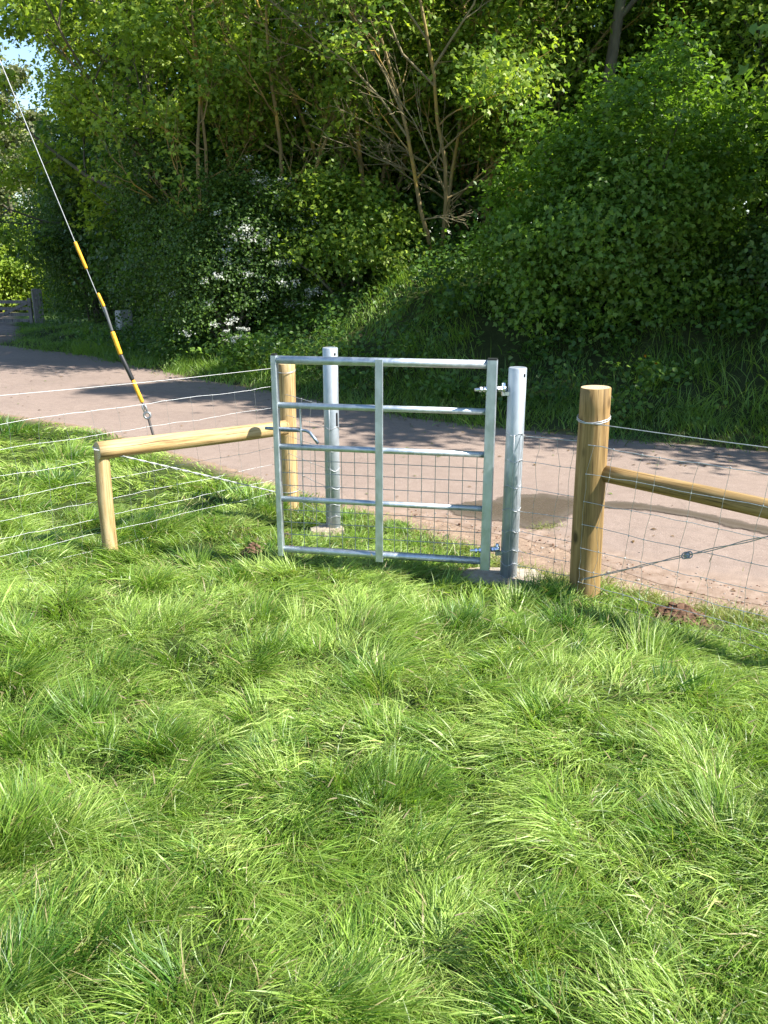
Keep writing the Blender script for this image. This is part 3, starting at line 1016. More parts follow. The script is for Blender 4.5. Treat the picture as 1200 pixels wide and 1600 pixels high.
hz_top = P(810, 574, HINGE.y).z
sz_top = P(513, 543, SLAM.y).z
hp = steel_post(HINGE, hz_top, 'grey galvanised round post that the gate hangs from', None)
slot_z = P(527, 655, SLAM.y).z
spst = steel_post(SLAM, sz_top, 'grey galvanised round post with a latch slot seen through the gate', slot_z)


def footing(root, rx_, ry_, off, seed):
    rng = random.Random(seed); mb = MB()
    k = 30; prof = []
    for j in range(k):
        a = 2 * math.pi * j / k
        q = 1 + .12 * math.sin(2 * a + seed) + .10 * math.sin(3 * a + 2 * seed) + rng.uniform(-.09, .09)
        prof.append((math.cos(a) * rx_ * q, math.sin(a) * ry_ * q))
    rings = []
    for sc_, z in ((1.03, -.10), (1.0, -.005), (.9, .018), (.6, .026), (.25, .03)):
        b0 = len(mb.v)
        for px_, py_ in prof:
            mb.v.append(Vector((off[0] + px_ * sc_, off[1] + py_ * sc_, z + rng.uniform(-.005, .005))))
        rings.append(b0)
    for a_, b_ in zip(rings, rings[1:]):
        for j in range(k):
            j2 = (j + 1) % k
            mb.face((a_ + j, a_ + j2, b_ + j2, b_ + j), 0, False)
    mb.face([rings[-1] + j for j in range(k)])
    mb.build('concrete_footing', M_FOOT, root)


footing(hp, .215, .135, (-.005, .03), 3)
footing(spst, .125, .085, (-.035, -.01), 5)

# ------------------------------------------------------------------ the gate
gR = P(764, 720, 4.15); gL = P(434, 710, 4.345)
gx_dir = Vector((gL.x - gR.x, gL.y - gR.y, 0)); GW = gx_dir.length; gx_dir.normalize()
gy_dir = Vector((-gx_dir.y, gx_dir.x, 0))
if gy_dir.y > 0: gy_dir = -gy_dir                     # gy points to the field
gate = empty('field_gate', (gR.x, gR.y, 0), 'galvanised metal field gate standing ajar with a mesh lower half', 'gate')
GM = Matrix((gx_dir, gy_dir, Vector((0, 0, 1)))).transposed()


def gp(x, y, z):
    """Gate coordinates: x from the hinge stile to the free end, y to the field, z up."""
    return GM @ Vector((x, y, z))


def rect_tube_cap(mb, x, z0, z1, w, d):
    mb.box(gp(x, 0, (z0 + z1) / 2), (w, d, z1 - z0), GM, 0, .004)


ZB, ZT = .088, 1.150
mb = MB(); rect_tube_cap(mb, 0, .072, ZT, .050, .050); hs = mb.build('hinge_stile', M_ZINC, gate)
mb = MB(); mb.box(gp(0, 0, ZT + .004), (.046, .046, .007), GM, 0, .004); mb.build('end_cap', M_BLACK, hs)
mb = MB(); rect_tube_cap(mb, GW, .080, ZT, .030, .040); fs = mb.build('latch_stile', M_ZINC, gate)
mb = MB(); mb.box(gp(GW, 0, ZT + .004), (.026, .036, .007), GM, 0, .003); mb.build('end_cap', M_BLACK, fs)
RAILS = [(.113, .0175), (.397, .0150), (.680, .0160), (.897, .0160), (1.128, .0210)]
RAILZ = []
for z, r in RAILS:
    mb = MB()
    mb.tube([gp(.0245, 0, z), gp(GW - .0145, 0, z)], r, 20)
    mb.build('rail', M_ZINC, gate)
    RAILZ.append(z)
cbx = GW * (764 - 597) / (764 - 434)
mb = MB(); mb.box(gp(cbx, .019, .612), (.040, .010, 1.06), GM, 0, .003); mb.build('centre_bar', M_ZINC, gate)
# welded mesh, fixed to the road side of the lower rails
mb = MB()
zs = np.linspace(.125, .672, 9)
for i, z in enumerate(zs):
    mb.tube([gp(.026, -.0205, z), gp(GW * .5, -.0215, z + .001), gp(GW - .016, -.0205, z)], .0020, 6, cap=False)
nxm = 15
for i in range(nxm):
    x = .026 + (GW - .045) * (i + .5) / nxm
    mb.tube([gp(x, -.0235, .100), gp(x, -.0238, .40), gp(x, -.0235, .690)], .0020, 6, cap=False)
mb.build('mesh_panel', M_WIRE_D, gate)
# sprung latch between the second and third rails
zl = P(440, 671, 4.34).z
lx = GW
mb = MB()
strap_x = GW * (764 - 473) / (764 - 434)
mb.box(gp(strap_x, .0, (.680 + .897) / 2), (.008, .022, .897 - .680 - .028), GM, 0, .002)
mb.build('latch_strap', M_ZINC, gate)
mb = MB()
hx = strap_x - .028
mb.tube([gp(GW + .062, 0, zl + .004), gp(GW, 0, zl + .002), gp(strap_x, 0, zl), gp(hx, 0, zl - .002), gp(hx - .020, .006, zl - .010), gp(hx - .040, .014, zl - .030), gp(hx - .068, .026, zl - .060)], .0085, 12)
bolt = mb.build('latch_bolt', M_BOLT, gate)
mb = MB(); sprp = []
L0, L1 = GW - .018, strap_x + .008
for i in range(0, 16 * 12 + 1):
    a = 2 * math.pi * i / 12; t = i / (16 * 12)
    sprp.append(gp(L0 + (L1 - L0) * t, math.cos(a) * .0120, zl + .001 + math.sin(a) * .0120))
mb.tube(sprp, .0019, 5); mb.build('spring', M_BOLT, bolt)


def hinge(z, label=None):
    hv = Vector((HINGE.x - gR.x, HINGE.y - gR.y, 0))
    dirv = hv.normalized()
    mb = MB()
    L = hv.length - .0445
    mb.tube([Vector((0, 0, z)) - dirv * .085, Vector((0, 0, z)) + dirv * (L - .035)], .0075, 12)
    # eye
    ex = dirv * (L - .024); c = Vector((ex.x, ex.y, z))
    mb.tube([c + Vector((0, 0, -.013)), c + Vector((0, 0, .013))], .0155, 16)
    eb = mb.build('eye_bolt', M_BRIGHT, gate)
    for dd in (-.055, -.034, .034, .048):
        m2 = MB()
        q = Vector((0, 0, z)) + dirv * dd
        w = .010 if dd in (-.055, .034) else .010
        m2.tube([q - dirv * w / 2, q + dirv * w / 2], .0145, 6, smooth=False)
        m2.build('nut', M_BRIGHT, eb)
    # pin welded to the post, a part of the post
    m3 = MB()
    cc = Vector((gR.x + ex.x - HINGE.x, gR.y + ex.y - HINGE.y, z))
    m3.tube([cc + Vector((0, 0, -.034)), cc + Vector((0, 0, .026)), cc + Vector((0, 0, .030))], [.0095, .0095, .006], 14)
    m3.box(cc + dirv * .012 + Vector((0, 0, -.024)), (.040, .024, .018), Matrix((dirv, Vector((-dirv.y, dirv.x, 0)), Vector((0, 0, 1)))).transposed(), 0, .003)
    m3.build('hinge_pin', M_BRIGHT, hp)


hinge(P(780, 607, 4.17).z)
hinge(P(772, 857, 4.17).z)

# ------------------------------------------------------------------ wire
def crimped(a, b, n, amp, seed, sag=0.0):
    r = random.Random(seed); a, b = Vector(a), Vector(b); pts = []
    for i in range(n + 1):
        t = i / n
        p = a.lerp(b, t); p.z += -sag * 4 * t * (1 - t)
        if 0 < i < n: p += Vector((r.uniform(-amp, amp), r.uniform(-amp, amp), r.uniform(-amp, amp)))
        pts.append(p)
    return pts


ZW = [.025, .10, .175, .28, .395, .515, .65, .785]


def netting(name, A, B, zA, zB, off, ss, drift, label, wraps=(), rw=.0015, seed=1, mat=None, crimp=.003, tail=None):
    """Stock netting from A to B: line wires at the given heights, upright stays at distances ss, knots where they cross."""
    A, B = Vector((A.x, A.y, 0)), Vector((B.x, B.y, 0))
    d = B - A; Ln = d.length; d.normalize()
    r = random.Random(seed); mb = MB()
    A = A + off; B = B + off
    nrows = len(zA)
    def pt(s_, k): return A + d * s_ + Vector((0, 0, zA[k] + (zB[k] - zA[k]) * s_ / Ln + .003 * math.sin(9 * s_ + 2 * k)))
    for k in range(nrows):
        n = max(4, int(Ln / .075)); pts = []
        for i in range(n + 1):
            p = pt(Ln * i / n, k)
            if 0 < i < n: p = p + Vector((0, 0, r.uniform(-crimp, crimp)))
            pts.append(p)
        mb.tube(pts, rw * (1.25 if k == nrows - 1 else 1), 5, cap=False)
    for s0 in ss:
        w = r.uniform(-1, 1); pts = []
        for k in range(nrows):
            f = 1 - zA[k] / zA[-1]
            p = pt(min(max(s0 + drift * min(1, f * 2.2) + .012 * r.uniform(-1, 1) + .010 * w * f, 0), Ln), k)
            pts.append(p)
        fine = []
        for a_, b_ in zip(pts, pts[1:]):
            m_ = (a_ + b_) / 2 + d * r.uniform(-.006, .006)
            fine += [a_, m_]
        fine.append(pts[-1])
        mb.tube(fine, rw * .62, 5, 1, cap=False)
        for p in pts: mb.blob(p, (.0036, .0036, .0045), r, 5, 3, 0, .1)
    for c, rad, a0, a1 in wraps:             # where the netting is strained round a post
        for k in range(nrows):
            z = zB[k]; pts = []
            for i in range(13):
                a = a0 + (a1 - a0) * i / 12
                pts.append(Vector((c.x + math.cos(a) * (rad + .003), c.y + math.sin(a) * (rad + .003), z + .008 * math.sin(i * .9 + k))))
            mb.tube(pts, rw * 1.15, 5)
        a = a0 + (a1 - a0) * .42
        mb.tube([Vector((c.x + math.cos(a + .05 * math.sin(3 * z)) * (rad + .006), c.y + math.sin(a) * (rad + .006), z)) for z in zB], rw, 5)
    return tag(mb.build(name, [mat or M_WIRE, M_WIRE_D]), label, 'netting')


# run behind the rail, from the corner post past the short post and on along the lane
ldir = Vector((STRUT.x - WOODL.x, STRUT.y - WOODL.y, 0)).normalized()
lnorm = Vector((-ldir.y, ldir.x, 0))
if lnorm.y < 0: lnorm = -lnorm
far_l = Vector((WOODL.x, WOODL.y, 0)) + ldir * 3.3
tz = [.03, .125, .215, .315, .43, .55, .69, .825]
netting('wire_netting', Vector((WOODL.x, WOODL.y, 0)), far_l, tz, [z - .03 for z in tz], lnorm * .055, np.arange(.05, 3.25, .152), -.02, 'wire stock netting behind the pale yellow rail', rw=.00105, seed=2)
# short piece between the corner post and the slotted steel post
netting('wire_netting', Vector((WOODL.x, WOODL.y, 0)), SLAM, [.03, .11, .19, .29, .40, .52, .65, .78], ZW, Vector((0, -.05, 0)), [.10, .2, .3], .0, 'short piece of netting between the yellow post and the slotted steel post',
        wraps=[(SLAM, .0445, -R(175), -R(5))], seed=3)
# between the hinge post and the thick post
netting('wire_netting', Vector((WOODR.x, WOODR.y, 0)), HINGE, ZW, ZW, Vector((0, .0, 0)) + fnorm * .02, [.10, .175, .28, .36], .0, 'wire netting filling the gap between hinge post and thick timber post',
        wraps=[(HINGE, .0445, -R(170), -R(10))], seed=4)
# beyond the thick post
wrapc = Vector((WOODR.x, WOODR.y, 0))
netr_end = wrapc + fdir * 2.4
zr = ZW
netting('wire_netting', wrapc, netr_end, zr, zr, fnorm * .082, [.02, .125, .27, .36, .53, .67, .83, .97, 1.12, 1.28, 1.43, 1.6, 1.75, 1.9, 2.05, 2.2], -.045, 'wire netting stretched along the weathered rail',
        wraps=[], seed=5, rw=.0016, crimp=.004)


def plain_wire(name, pts, r, label, mat, k=6):
    mb = MB(); mb.tube(pts, r, k)
    return tag(mb.build(name, mat), label, 'wire')


def wrap_pts(c, rad, z, turns, a0, tilt=.012, n=26):
    out = []
    for i in range(n + 1):
        a = a0 + 2 * math.pi * turns * i / n
        out.append(Vector((c.x + math.cos(a) * (rad + .0035), c.y + math.sin(a) * (rad + .0035), z + tilt * math.sin(a * .9 + 1))))
    return out


zt_l = P(447, 580, WOODL.y - .05).z
CL = WOODL.lerp(wl_top, zt_l / wl_top.z)
pl0 = Vector((WOODL.x, WOODL.y, zt_l)) - Vector((0, 0, 0))
wpts = wrap_pts(CL, .0555, zt_l, 2.0, math.atan2(lnorm.y, lnorm.x))
endl = far_l + Vector((0, 0, 1.0)) + lnorm * .02
plain_wire('fence_wire', wpts + crimped(wpts[-1] + ldir * .05, endl, 10, .0015, 3, .02), .0014, 'single plain top wire tied round the yellow corner post', M_WIRE)
zt_r = P(945, 655, WOODR.y - .03).z
CR = WOODR.lerp(wr_top, zt_r / wr_top.z)
wpr = wrap_pts(CR, .0735, zt_r, 2.0, math.atan2(fnorm.y, fnorm.x), .016)
endr = wrapc + fdir * 2.4 + Vector((0, 0, P(1200, 690, 3.42).z + (P(1200, 690, 3.42).z - zt_r) * 1.2))
plain_wire('fence_wire', wpr + crimped(wpr[-1] + fdir * .05, endr, 8, .001, 4, .01), .0022, 'single plain top wire tied round the thick timber post', M_WIRE)


def twisted(a, b, r, gap, turns, n):
    """Two strands laid round each other."""
    a, b = Vector(a), Vector(b); d = (b - a).normalized(); p1 = d.orthogonal().normalized(); p2 = d.cross(p1)
    mb = MB()
    for ph in (0, math.pi):
        pts = []
        for i in range(n + 1):
            t = i / n; ang = 2 * math.pi * turns * t + ph
            g = gap * (math.sin(math.pi * t) * .5 + .5)
            pts.append(a.lerp(b, t) + (p1 * math.cos(ang) + p2 * math.sin(ang)) * g)
        mb.tube(pts, r, 5)
    return mb


b0 = P(146, 702, STRUT.y - .06); b1 = P(436, 770, WOODL.y - .07)
mb = twisted(b0, b1, .0026, .0035, 9, 130)
mb.tube(wrap_pts(st_top, .040, b0.z, 1.3, R(-150), .006), .0024, 5)
mb.tube(wrap_pts(WOODL, .060, b1.z, 1.2, R(-150), .004), .0024, 5)
tag(mb.build('brace_wire', M_WIRE), 'pale twisted brace wire slanting down from the short leaning post', 'wire')
c0 = P(908, 906, WOODR.y - .08); c1 = P(1200, 838, 3.42 - .06); c2 = c0 + (c1 - c0) * 1.75
mb = twisted(c0, c2, .0022, .0045, 5, 120)
bw = mb.build('brace_wire', M_WIRE_D)
tag(bw, 'dull twisted brace wire rising from the foot of the thick timber post', 'wire')
mk = MB(); kk = random.Random(6)
cm = c0 + (c1 - c0) * .605
mk.blob(cm, (.014, .011, .013), kk, 8, 5, 0, .2)
for i in range(3): mk.tube(wrap_pts(cm + (c1 - c0).normalized() * (.012 * (i - 1)), .008, cm.z + .004 * (i - 1), 1, i), .003, 5)
mk.build('strainer_knot', M_WIRE_D, bw)

# ------------------------------------------------------------------ pole stay with yellow and black guards
sb = G(243, 692, 0.0); SD = sb.y
s_top = P(0, 95, SD)
stay = empty('stay_wire', (sb.x, sb.y, 0), 'slanting steel stay wire with yellow and black guards', 'stay wire')
def st_at(v_):
    """Point of the stay that shows at photo row v_."""
    return P(np.interp(v_, [95, 378, 420, 480, 517, 553, 593, 630, 651, 692], [0, 117, 135, 163, 175, 188, 207, 223, 231, 243]), v_, SD) - sb
s_end = st_at(95) + (st_at(95) - st_at(378)) * 1.2
mb = MB()
# the strand: a straight line of seven-wire rope
mb.tube([st_at(640), st_at(517), st_at(420), st_at(378), st_at(240), st_at(95), s_end], .0042, 8)
mb.build('strand', M_STRAND, stay)
def guard(v0, v1, r, mat, name):
    m = MB(); a, b = st_at(v0), st_at(v1)
    m.tube([a, a.lerp(b, .06), a.lerp(b, .94), b], [r * .8, r, r, r * .8], 14)
    m.build(name, mat, stay)
guard(378, 420, .0145, M_YELLOW, 'yellow_guard')
guard(458, 479, .0135, M_YELLOW, 'yellow_guard')
guard(479, 518, .0125, flat_mat('dark_grey_sleeve', (.11, .115, .12), .5, .4), 'grey_sleeve')
guard(518, 554, .0195, M_YELLOW, 'yellow_guard')
guard(554, 594, .0195, M_BLACK, 'black_guard')
guard(594, 629, .018, M_YELLOW, 'yellow_guard')
mb = MB(); e0 = st_at(630); e1 = st_at(651)
ax = (e0 - e1).normalized(); sd_ = Vector((1, 0, 0)) - ax * ax.x; sd_.normalize()
ring = [e1 + ax * .012 + (ax * math.cos(a) + sd_ * math.sin(a)) * .028 for a in np.linspace(0, 2 * math.pi, 18)]
mb.tube(ring, .011, 8, cap=False)
mb.tube([e1 + ax * .035 + sd_ * .012, e1 + ax * .09 + sd_ * .016, e0], [.008, .009, .008], 8)
mb.tube([e1 + ax * .035 - sd_ * .012, e1 + ax * .09 - sd_ * .016, e0], [.008, .009, .008], 8)
mb.build('thimble', M_STRAND, stay)
mb = MB(); mb.tube([e1 - ax * .015, st_at(692), st_at(692) - ax * .3], .012, 10)
mb.build('anchor_rod', flat_mat('rusty_rod', (.05, .042, .038), .6, .4), stay)

# ------------------------------------------------------------------ far side: old wooden gate, post, concrete block
GD = 24.6
gpz = -.44
pb = P(59, 508, GD); pz = gpz
fg = empty('wooden_gate', (pb.x, pb.y, pz), 'old grey timber five bar gate beyond the bend of the lane', 'gate')
def fgp(dx, z): return Vector((dx, 0, z))
top_z = P(50, 470, GD).z - pz
mb = MB(); mb.box(fgp(-.16, top_z * .52), (.10, .07, top_z * 1.15), None, 0, .006); mb.build('hanging_stile', M_OLDWOOD, fg)
for i, z in enumerate([.13, .34, .55, .76, 1.0]):
    mb = MB(); mb.box(fgp(-1.7, top_z * z - .03), (3.0, .035, .085), None, 0, .004); mb.build('bar', M_OLDWOOD, fg)
for x0, z0, x1, z1 in [(-.2, top_z * .95, -1.6, top_z * .12), (-3.1, top_z * .95, -1.7, top_z * .12)]:
    a = math.atan2(z1 - z0, x1 - x0); L_ = math.hypot(x1 - x0, z1 - z0)
    mb = MB(); mb.box(Vector(((x0 + x1) / 2, -.03, (z0 + z1) / 2)), (L_, .03, .08), Matrix.Rotation(-a, 3, 'Y'), 0, .004); mb.build('brace', M_OLDWOOD, fg)
mb = MB(); mb.box(fgp(-3.2, top_z * .5), (.09, .07, top_z * 1.05), None, 0, .006); mb.build('latch_stile', M_OLDWOOD, fg)
gpost = MB(); ph = P(59, 453, GD).z - pz
gpost.box((0, 0, ph / 2 - .15), (.26, .26, ph + .3), Matrix.Rotation(R(25), 3, 'Z'), 0, .02)
gpost.box((0, 0, ph + .012), (.235, .235, .03), Matrix.Rotation(R(25), 3, 'Z'), 0, .04)
tag(gpost.build('gate_post', M_OLDWOOD, None, (pb.x + .06, pb.y + .02, pz)), 'stout grey timber post that the old five bar gate hangs on', 'post')
cb = P(196, 522, 17.6); cbz = land1(cb.x, cb.y)
mb = MB(); Hc = P(196, 487, 17.6).z - cbz
mb.box((0, 0, Hc / 2 - .1), (.27, .27, Hc + .2), Matrix.Rotation(R(40), 3, 'Z'), 0, .02)
mb.box((0, 0, Hc + .012), (.25, .25, .03), Matrix.Rotation(R(40), 3, 'Z'), 0, .012)
tag(mb.build('concrete_block', M_CONC, None, (cb.x, cb.y, cbz)), 'pale square concrete block standing on the verge under the bushes', 'concrete block')

# ------------------------------------------------------------------ foliage
LEAF_A = (np.array([[0, 0, 0], [.36, .30, .10], [.30, .70, .08], [0, 1.05, -.06], [-.30, .70, .08], [-.36, .30, .10]]), [[0, 1, 2, 3], [0, 3, 4, 5]])
LEAF_M = (np.array([[0, 0, 0], [.30, .05, .06], [.62, .42, .0], [.24, .48, .08], [0, 1.0, -.05], [-.24, .48, .08], [-.62, .42, .0], [-.30, .05, .06]]),
          [[0, 1, 2, 3], [0, 3, 4, 5], [0, 5, 6, 7]])
PETAL5 = (np.array([[-.5, 0, 0], [0, -.5, .1], [.5, 0, 0], [0, .5, .1]]), [[0, 1, 2, 3]])


def leaves(pos, nrm, size, tint, rng, kind=LEAF_A, hang=.25):
    n = len(pos)
    nrm = nrm / (np.linalg.norm(nrm, axis=1, keepdims=True) + 1e-9)
    ax = rng.normal(0, 1, (n, 3)); ax[:, 2] -= hang
    y = ax - nrm * (ax * nrm).sum(1, keepdims=True); y /= (np.linalg.norm(y, axis=1, keepdims=True) + 1e-9)
    x = np.cross(y, nrm)
    tv, tf = kind
    v = pos[:, None] + size[:, None, None] * (tv[None, :, 0:1] * x[:, None] + tv[None, :, 1:2] * y[:, None] + tv[None, :, 2:3] * nrm[:, None])
    nv = len(tv); base = np.arange(n)[:, None] * nv
    fl = np.array(tf).ravel()
    loops = (fl[None] + base).ravel()
    st = np.arange(n * len(tf)) * 4
    return v.reshape(-1, 3), loops, st, np.repeat(tint, nv, 0)


def clumps(centres, outward, per, sig, size, c1, c2, rng, kind=LEAF_A, up=.55, outw=.45, rnd=.55, flat=.6, hang=.3, yel=.0):
    m = len(centres)
    cnt = np.maximum(1, (per * rng.uniform(.6, 1.4, m)).astype(int))
    idx = np.repeat(np.arange(m), cnt); n = len(idx)
    off = rng.normal(0, 1, (n, 3)) * sig; off[:, 2] *= flat
    pos = centres[idx] + off
    o = outward[idx]; o = o / (np.linalg.norm(o, axis=1, keepdims=True) + 1e-6)
    nrm = o * outw + np.array([0, 0, up]) + rng.normal(0, rnd, (n, 3))
    cm = np.clip(rng.normal(.45, .25, m)[idx] + rng.normal(0, .2, n), 0, 1)[:, None]
    tint = (np.array(c1) * (1 - cm) + np.array(c2) * cm) * rng.uniform(.8, 1.2, (n, 1))
    if yel:
        k = rng.random(n) < yel; tint[k] = np.array([.30, .30, .05]) * rng.uniform(.7, 1.1, (k.sum(), 1))
    return leaves(pos, nrm, size * rng.uniform(.65, 1.25, n), tint, rng, kind, hang)


def grow(T, tips, p, d, L, r, level, rng, wob=.18, up=.06, kids=(5, 5, 5), ratio=.55, spread=.8, start=.3):
    n = 5
    p = np.array(p, float); d = np.array(d, float)
    pts, rad, dirs = [p.copy()], [r], [d.copy()]
    for i in range(n):
        d = d + rng.normal(0, wob, 3) * .6; d[2] += up
        d /= np.linalg.norm(d)
        p = p + d * L / n
        pts.append(p.copy()); rad.append(max(r * (1 - .72 * (i + 1) / n), .003)); dirs.append(d.copy())
    T.append((pts, rad, level))
    if level == 0:
        for i in (2, 3, 4, 5): tips.append((pts[i], dirs[i]))
        return
    k = kids[level - 1]
    for j in range(k):
        f = start + (1 - start) * (j + rng.random()) / k
        i = min(int(f * n), n - 1); t = f * n - i
        q = pts[i] * (1 - t) + pts[i + 1] * t
        dd = dirs[i]
        a = rng.normal(0, 1, 3); a -= dd * a.dot(dd); a /= np.linalg.norm(a) + 1e-9
        an = spread * rng.uniform(.65, 1.3)
        cd = dd * math.cos(an) + a * math.sin(an)
        grow(T, tips, q, cd, L * ratio * rng.uniform(.7, 1.25) * (1.15 - .45 * f), rad[i] * .62, level - 1, rng, wob, up, kids, ratio, spread, .2)


def tubes_mesh(name, T, mat, minr=0.0):
    mb = MB()
    for pts, rad, lev in T:
        if rad[0] < minr: continue
        mb.tube(pts, rad, 9 if lev >= 3 else (6 if lev == 2 else 4), cap=False)
    return mb.mesh(name, mat)


def copy_tree(o, loc, rz, sc, label=None):
    c = o.copy(); col.objects.link(c)
    c.location = loc; c.rotation_euler = (0, 0, rz); c.scale = (sc, sc, sc)
    if label: c['label'] = label
    for ch in list(o.children):
        k = ch.copy(); col.objects.link(k); k.parent = c
    return c



STEMS = {}


def tree(name, loc, label, cat, seed, H=8, wig=.055, tr=.10, lean=(0, 0), crown_from=.35, limbs=12, limb_len=2.4, kids=(4, 5), per=16, sig=.16, size=.085, c1=(.035, .085, .012), c2=(.10, .19, .03),
         bark=None, stems=1, group=None, kind=LEAF_M, lspread=1.0, up=.05, trim=None, leafless=0.0, minr=.004, extra=None):
    rng = np.random.default_rng(seed)
    root = empty(name, loc, label, cat, group)
    T, tips = [], []
    for sidx in range(stems):
        a = rng.uniform(0, 6.28)
        d = np.array([lean[0], lean[1], 1.0]) + (np.array([math.cos(a), math.sin(a), 0]) * (.22 if stems > 1 else .04))
        p = np.array([math.cos(a) * .12 * (stems > 1), math.sin(a) * .12 * (stems > 1), -.25]); d /= np.linalg.norm(d)
        n = 12; pts, rad, dirs = [p.copy()], [tr * 1.25], [d.copy()]
        hh = H * rng.uniform(.85, 1.05)
        for i in range(n):
            d = d + rng.normal(0, wig, 3); d[2] += .04; d /= np.linalg.norm(d)
            p = p + d * (hh + .25) / n
            pts.append(p.copy()); rad.append(max(tr * (1 - .85 * (i + 1) / n), .012)); dirs.append(d.copy())
        T.append((pts, rad, 3))
        for j in range(limbs):
            f = crown_from + (1 - crown_from) * (j + rng.random()) / limbs
            i = min(int(f * n), n - 1); t = f * n - i
            q = pts[i] * (1 - t) + pts[i + 1] * t
            az = j * 2.4 + rng.uniform(-.5, .5)
            el = rng.uniform(.15, .75) + .5 * max(0, f - .6)
            cd = np.array([math.cos(az) * math.cos(el), math.sin(az) * math.cos(el), math.sin(el)])
            grow(T, tips, q, cd, limb_len * rng.uniform(.65, 1.15) * (1.2 - .7 * f), max(rad[i] * .5, .012), 2, rng, .2, up, kids, .5, .8 * lspread)
    link('trunk', tubes_mesh('trunk', T, bark or M_BARK, minr), root)
    STEMS[label] = [t_ for t_ in T if t_[2] == 3]
    C = np.array([t_[0] for t_ in tips]); O = np.array([t_[1] for t_ in tips]) * .5
    O[:, :2] += C[:, :2] * .3
    if trim is not None:
        k = trim(C); C, O = C[k], O[k]
    if leafless: 
        k = rng.random(len(C)) > leafless; C, O = C[k], O[k]
    v, l, s, t = clumps(C, O, per, sig, size, c1, c2, rng, kind)
    link('crown', np_mesh('crown', v, l, s, M_LEAF, False, t), root)
    print(name, 'tips', len(C), 'leaf faces', len(s))
    return root


def bush(name, loc, label, cat, seed, rx=1.2, ry=1.1, h=2.4, n=520, per=46, sig=.13, size=.07, c1=(.03, .075, .012), c2=(.085, .17, .026), group=None, kind=LEAF_A, lump=.28, blossom=0, bl_side=None, base=.0, under=.25, bark=None, stems=18):
    rng = np.random.default_rng(seed)
    root = empty(name, loc, label, cat, group)
    d = rng.normal(0, 1, (n, 3)); d[:, 2] = np.abs(d[:, 2]) * 1.0 - under * rng.random(n)
    d /= np.linalg.norm(d, axis=1, keepdims=True)
    az = np.arctan2(d[:, 1], d[:, 0])
    lumps = 1 + lump * (vnoise(az * 1.6 + 7, d[:, 2] * 3.1, seed) - .5) * 2 + .12 * (vnoise(az * 4 + 3, d[:, 2] * 7, seed + 1) - .5) * 2
    rr = (1 - rng.random(n) ** 1.7 * .62) * lumps
    C = d * np.array([rx, ry, h * .62]) * rr[:, None]
    C[:, 2] += h * .36
    k = C[:, 2] > base + .02; C, d = C[k], d[k]
    v, l, s, t = clumps(C, d, per, sig, size, c1, c2, rng, kind, .45, .55, .55, .7)
    link('crown', np_mesh('crown', v, l, s, M_LEAF, False, t), root)
    # stems
    T = []
    for i in range(stems):
        j = rng.integers(len(C)); e = C[j] * .92; b = np.array([rng.normal(0, .12), rng.normal(0, .12), -.2])
        m1 = b * .6 + e * .4 + np.array([0, 0, .25 * h * .3]) + rng.normal(0, .08, 3)
        T.append(([b, (b + m1) / 2 + rng.normal(0, .03, 3), m1, (m1 + e) / 2 + rng.normal(0, .05, 3), e], [.028, .024, .018, .012, .006], 2))
    link('stem', tubes_mesh('stem', T, bark or M_BARK), root)
    if blossom:
        w = np.ones(len(C))
        if bl_side is not None: w = np.clip(C @ np.array(bl_side) , 0.02, None) ** 1.5
        bc = rng.choice(len(C), blossom, p=w / w.sum())
        q = C[bc] + d[bc] * .10 + rng.normal(0, .08, (blossom, 3))
        per_ = 24
        idx = np.repeat(np.arange(blossom), per_); m = len(idx)
        pos = q[idx] + rng.normal(0, .038, (m, 3)) * np.array([1, 1, .7])
        nr = d[bc][idx] * .7 + np.array([0, 0, .5]) + rng.normal(0, .5, (m, 3))
        tint = np.array([[.58, .60, .52]]) * rng.uniform(.85, 1.05, (m, 1))
        v, l, s, t = leaves(pos, nr, rng.uniform(.02, .034, m), tint, rng, PETAL5)
        link('blossom', np_mesh('blossom', v, l, s, M_PETAL, False, t), root)
    return root


def on(x, y, dz=0): return (x, y, land1(x, y) + dz)


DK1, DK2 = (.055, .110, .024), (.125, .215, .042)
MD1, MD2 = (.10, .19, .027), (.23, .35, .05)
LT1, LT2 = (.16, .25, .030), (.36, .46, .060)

# big leafy tree at the bend
tree('sycamore_tree', on(-3.85, 15.6), 'tall bright leafed tree rising above the dark bushes by the bend', 'tree', 21, H=9.5, tr=.13, crown_from=.10, limbs=24, limb_len=2.9, kids=(4, 5), per=34, sig=.2, size=.078, c1=LT1, c2=LT2)
# multi stemmed tree with yellow lichen on its stems
tree('maple_tree', on(-1.6, 14.0), 'multi stemmed tree with yellowish lichen bark and thin upright branches', 'tree', 22, H=5.9, tr=.045, stems=5, crown_from=.25, limbs=9, limb_len=1.5, kids=(3, 4), per=8, sig=.14, size=.07, c1=MD1, c2=LT2, bark=M_BARK_Y, wig=.09, leafless=.5, lspread=.7, up=.12, minr=.0)
mt_ = [o for o in scene.objects if o.name == 'maple_tree'][0]
copy_tree(mt_, on(-2.6, 14.0), 2.1, 1.0, 'thin stemmed maple standing between the bright crown and the flowering hawthorn')
copy_tree(mt_, on(-.35, 14.2), 4.0, 1.05, 'thin stemmed maple in the shade behind the low leafy bush')
copy_tree(mt_, on(1.7, 13.9), 5.4, 1.0, 'thin stemmed maple in the gap behind the crooked pale stem')
